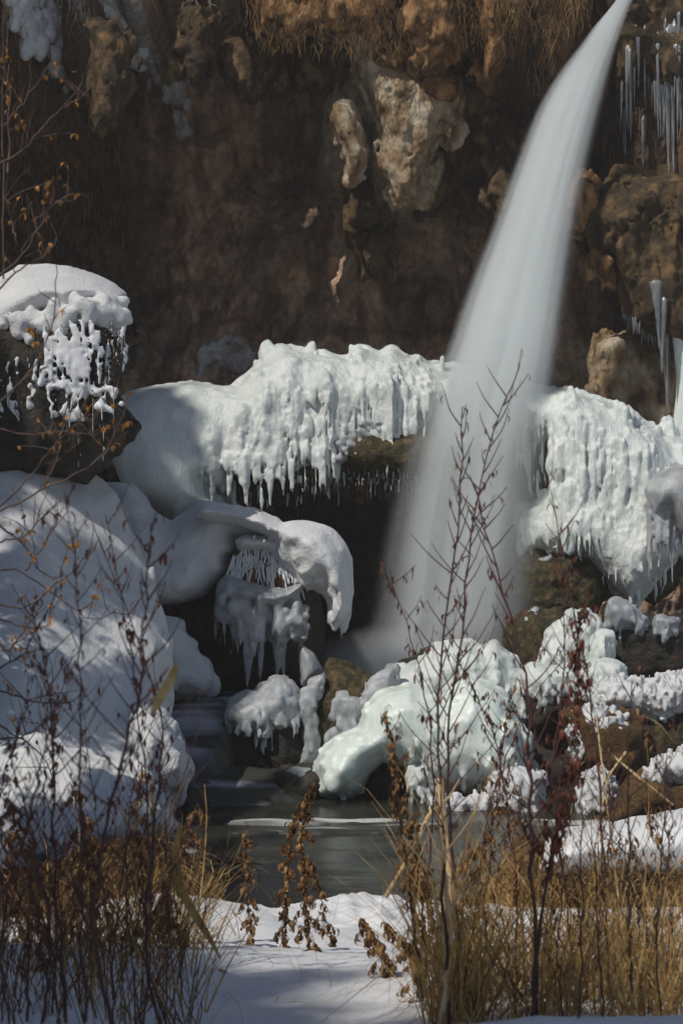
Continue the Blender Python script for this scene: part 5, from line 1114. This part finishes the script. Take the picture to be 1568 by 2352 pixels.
def cast(px, py, d0=22.5):
    a = Vector(W(px, py, d0)); b = Vector(W(px, py, 30)); ok, loc, *_ = sc.ray_cast(dgr, a, (b - a).normalized()); return np.array(loc) if ok and loc[1] < 32 else W(px, py, 27)
def icicle(px, py, L, r, label, group=None, seed=0, d=None):
    V, f = icicle_mesh(L, r, seed); p = cast(px, py); p[1] += r * .35
    o = mesh('icicle', V, f, M['icicle_shaded' if r < .095 else 'icicle']); o.location = p; return tag(o, label, 'icicle', group)
rg = np.random.default_rng(620)
for k in range(30):
    x = 1423 + k * 3.6 + rg.uniform(-2, 2); 
    icicle(x, 185 + rg.normal(0, 12), rg.uniform(.4, 1.15), rg.uniform(.02, .04), 'thin icicle in the ragged row under the dark right rock', 'thin icicles under the dark right rock', 700 + k, d=26.75)
for k in range(16):
    icicle(1440 + rg.uniform(0, 125), rg.uniform(10, 110), rg.uniform(.6, 1.7), rg.uniform(.025, .05), 'dim icicle high on the dark right cliff beside the spout', 'dim icicles high on the right cliff', 740 + k, d=26.45)
for k, (x, y, L, r, lab) in enumerate([(1478, 262, 1.75, .045, 'lone long icicle dangling below the ragged row'), (1537, 50, 2.7, .085, 'thick pale icicle column at the upper right edge'), (1548, 40, 2.9, .06, 'longest upper icicle, just right of the thick pale column'), (1562, 50, 2.3, .08, 'icicle cut off by the right frame edge at the top'),
    (1508, 640, 1.1, .09, 'broad grey icicle hanging from the tip of the rock fang'), (1520, 680, 1.2, .07, 'grey icicle right of the broad one on the rock fang'), (1529, 760, 1.5, .055, 'long slender icicle reaching down before the sunlit wall'), (1518, 730, .9, .07, 'short icicle tucked beside the long slender one')]):
    icicle(x, y, L, r, lab, None, 760 + k, d=25.75)
for k in range(16):
    icicle(1428 + k * 5.0, 712 + k * 4.2 + rg.normal(0, 4), rg.uniform(.1, .32), .018, 'tiny icicle on the lower edge of the rock fang', 'tiny icicles under the rock fang', 780 + k, d=26.9)
S = Sculpt(1530, 1640, 650, 1090, 25.6, 27, .03)
for k in range(26):
    S.cone(W(1552 + R.uniform(0, 70), 690 + R.uniform(0, 120), 26.3), W(1552 + R.uniform(0, 60), R.uniform(960, 1060), 26.3), R.uniform(.06, .12), R.uniform(.05, .1), .05)
tag(S.build('ice_column', M['ice'], None, 1), 'tall white ice column running down the right edge above the apron', 'ice column')

# ------------------------------------------------------------------ unseen trees added outside the picture to cast shade into it
def tree_mesh(h, seed):
    rg = np.random.default_rng(seed); s = Soup(); t = Soup()
    t.tube([(0, 0, 0), (.1, 0, h * .5), (0, 0, h)], [.28, .18, .02], 9)
    nb = int(h * 9)
    for k in range(nb):
        z = h * (.12 + .86 * (k / nb)); l = min((h - z) * .22, 1.9) + .25; l *= rg.uniform(.7, 1.15); a = rg.uniform(0, 6.28); dr = np.array([math.cos(a), math.sin(a), -.25])
        p = np.array([0, 0, z]); t.tube([p, p + dr * l], [.03, .008], 4)
        for j in range(int(26 + l * 30)):
            q = p + dr * l * rg.uniform(.15, 1) + rg.normal(0, .14, 3) * [1, 1, .6]; b = rg.uniform(0, 6.28); e = rg.uniform(.10, .22)
            s.ribbon([q, q + np.array([math.cos(b), math.sin(b), rg.uniform(-.5, .1)]) * e], .05, [-math.sin(b), math.cos(b), .2])
    return t, s
def bare_mesh(h, seed):
    rg = np.random.default_rng(seed); s = Soup()
    def grow(p, v, l, r, dep):
        c = [p]
        for i in range(5): v = v + rg.normal(0, .10, 3) + [0, 0, .05]; v /= np.linalg.norm(v); c.append(c[-1] + v * l / 5)
        s.tube(c, np.linspace(r, r * .62, 6), 6 if dep > 3 else 3)
        if dep:
            for _ in range(3 if dep > 1 else 4):
                w_ = v + rg.normal(0, .55, 3); grow(on_line(np.array(c), rg.uniform(.55, 1)), w_ / np.linalg.norm(w_), l * rg.uniform(.55, .75), r * .55, dep - 1)
    grow(np.zeros(3), np.array([0, 0, 1.0]), h * .38, h * .018, 6); return s
SLIM = {(230, 1085, 22.0, 13), (520, 1480, 22.4, 14.0), (620, 1520, 22.4, 15.5), (650, 1700, 21, 15.5), (620, 1880, 18.0, 12)}
BARE = {(110, 590, 21.6, 14.5), (300, 1140, 23.8, 12), (385, 1160, 23.8, 13.5), (60, 2170, 8.2, -3), (300, 2185, 7.8, -3.5)}
def shade_pos(px, py, d, yt):
    p = W(px, py, d); k = (d - yt) / -SUN[1]; q = p + SUN * k; return q
SH = [(110, 590, 21.6, 14.5),(230, 1085, 22.0, 13), (90, 1000, 21.5, 12.5),  # picture point shaded by the tip, its distance, tree row distance
    (400, 905, 26.6, 13), (300, 760, 27.0, 12), (480, 1000, 26.6, 14.5), 
    (300, 1140, 23.8, 12), (385, 1160, 23.8, 13.5),
    (520, 1480, 22.4, 14.0), (620, 1520, 22.4, 15.5), (650, 1700, 21, 15.5),
    (620, 1880, 18.0, 12), (880, 1900, 17, 11), (700, 1960, 15, 10), (500, 2000, 14, 9), (1100, 1920, 16, 9),
    (350, 500, 31, 22), (180, -20, 27, 20), (330, 0, 28, 21), (50, 40, 27, 19),
      (60, 2170, 8.2, -3), (300, 2185, 7.8, -3.5), (520, 2200, 7.5, -4), (740, 2240, 6.6, -5), (1000, 2330, 5.2, -6), (1300, 2345, 5.0, -6.5), (1560, 2330, 5.2, -6), (260, 2300, 5.6, -6), (620, 2300, 5.6, -6.5)]

sp = [(62, 30), (80, 85), (150, 150), (40, 0), (120, 60), (258, 20), (265, 80), (330, 130), (368, 165), (400, 235), (300, 60), (350, 60)]
for k, (x, y) in enumerate(sp[:8]):
    p0 = cy(x, y); S = Sculpt(x - 45, x + 45, y - 55, y + 55, p0[1] - .9, p0[1] + .5, .03); rg = np.random.default_rng(990 + k)
    for _ in range(26):
        S.ball(cy(x + rg.normal(0, 12), y + rg.normal(0, 20)) + [0, -.15, 0], rg.uniform(.06, .15) * np.array([1, .8, 1.1]), .05)
    S.disp(lambda p: .05 * fbm(p, (6, 6, 6), 3, seed=990 + k)); tag(S.build('snow_clump', M['frost'], None, 1), 'snow clump caught on the shaggy upper left cliff', 'snow', 'snow clumps on the upper left cliff')
src = {}
def put_tree(k, q, label, bare=False, wd=1):
    h = q[2] - .3; hb = 20 if bare else 14 if h < 17 else 24
    if hb not in src and bare:
        o = empty('shade_bare_tree', (0, 0, 0), label, 'tree', 'unseen leafless trees added for shade'); bare_mesh(20, 905).build('trunk', M['bark'], o); src[hb] = o
    elif hb not in src:
        r0_ = empty('shade_spruce', (0, 0, 0), label, 'tree', 'unseen spruces added for shade'); t, s = tree_mesh(hb, 900 + hb); t.build('trunk', M['bark'], r0_); s.build('crown', M['needles'], r0_); src[hb] = r0_; o = r0_
    else:
        b = src[hb]; o = b.copy(); COL.objects.link(o)
        for c in b.children: cc = c.copy(); COL.objects.link(cc); cc.parent = o
    o.location = (float(q[0]), float(q[1]), .3); o.rotation_euler[2] = k * 1.7; o.scale = (.3 if bare else wd, .3 if bare else wd, float(h / hb)); o['label'] = label
for k, (px, py, d, yt) in enumerate(SH):
    q = shade_pos(px, py, d, yt); b_ = (px, py, d, yt) in BARE; put_tree(k, q, 'tall leafless tree added unseen left of the view to cast dappled shade' if b_ else 'dark green spruce added unseen left of the view to cast shade', b_, .5 if (px, py, d, yt) in SLIM else (1.15 if yt < 0 or (px, py) in ((400, 905), (480, 1000), (300, 1140)) else .7))
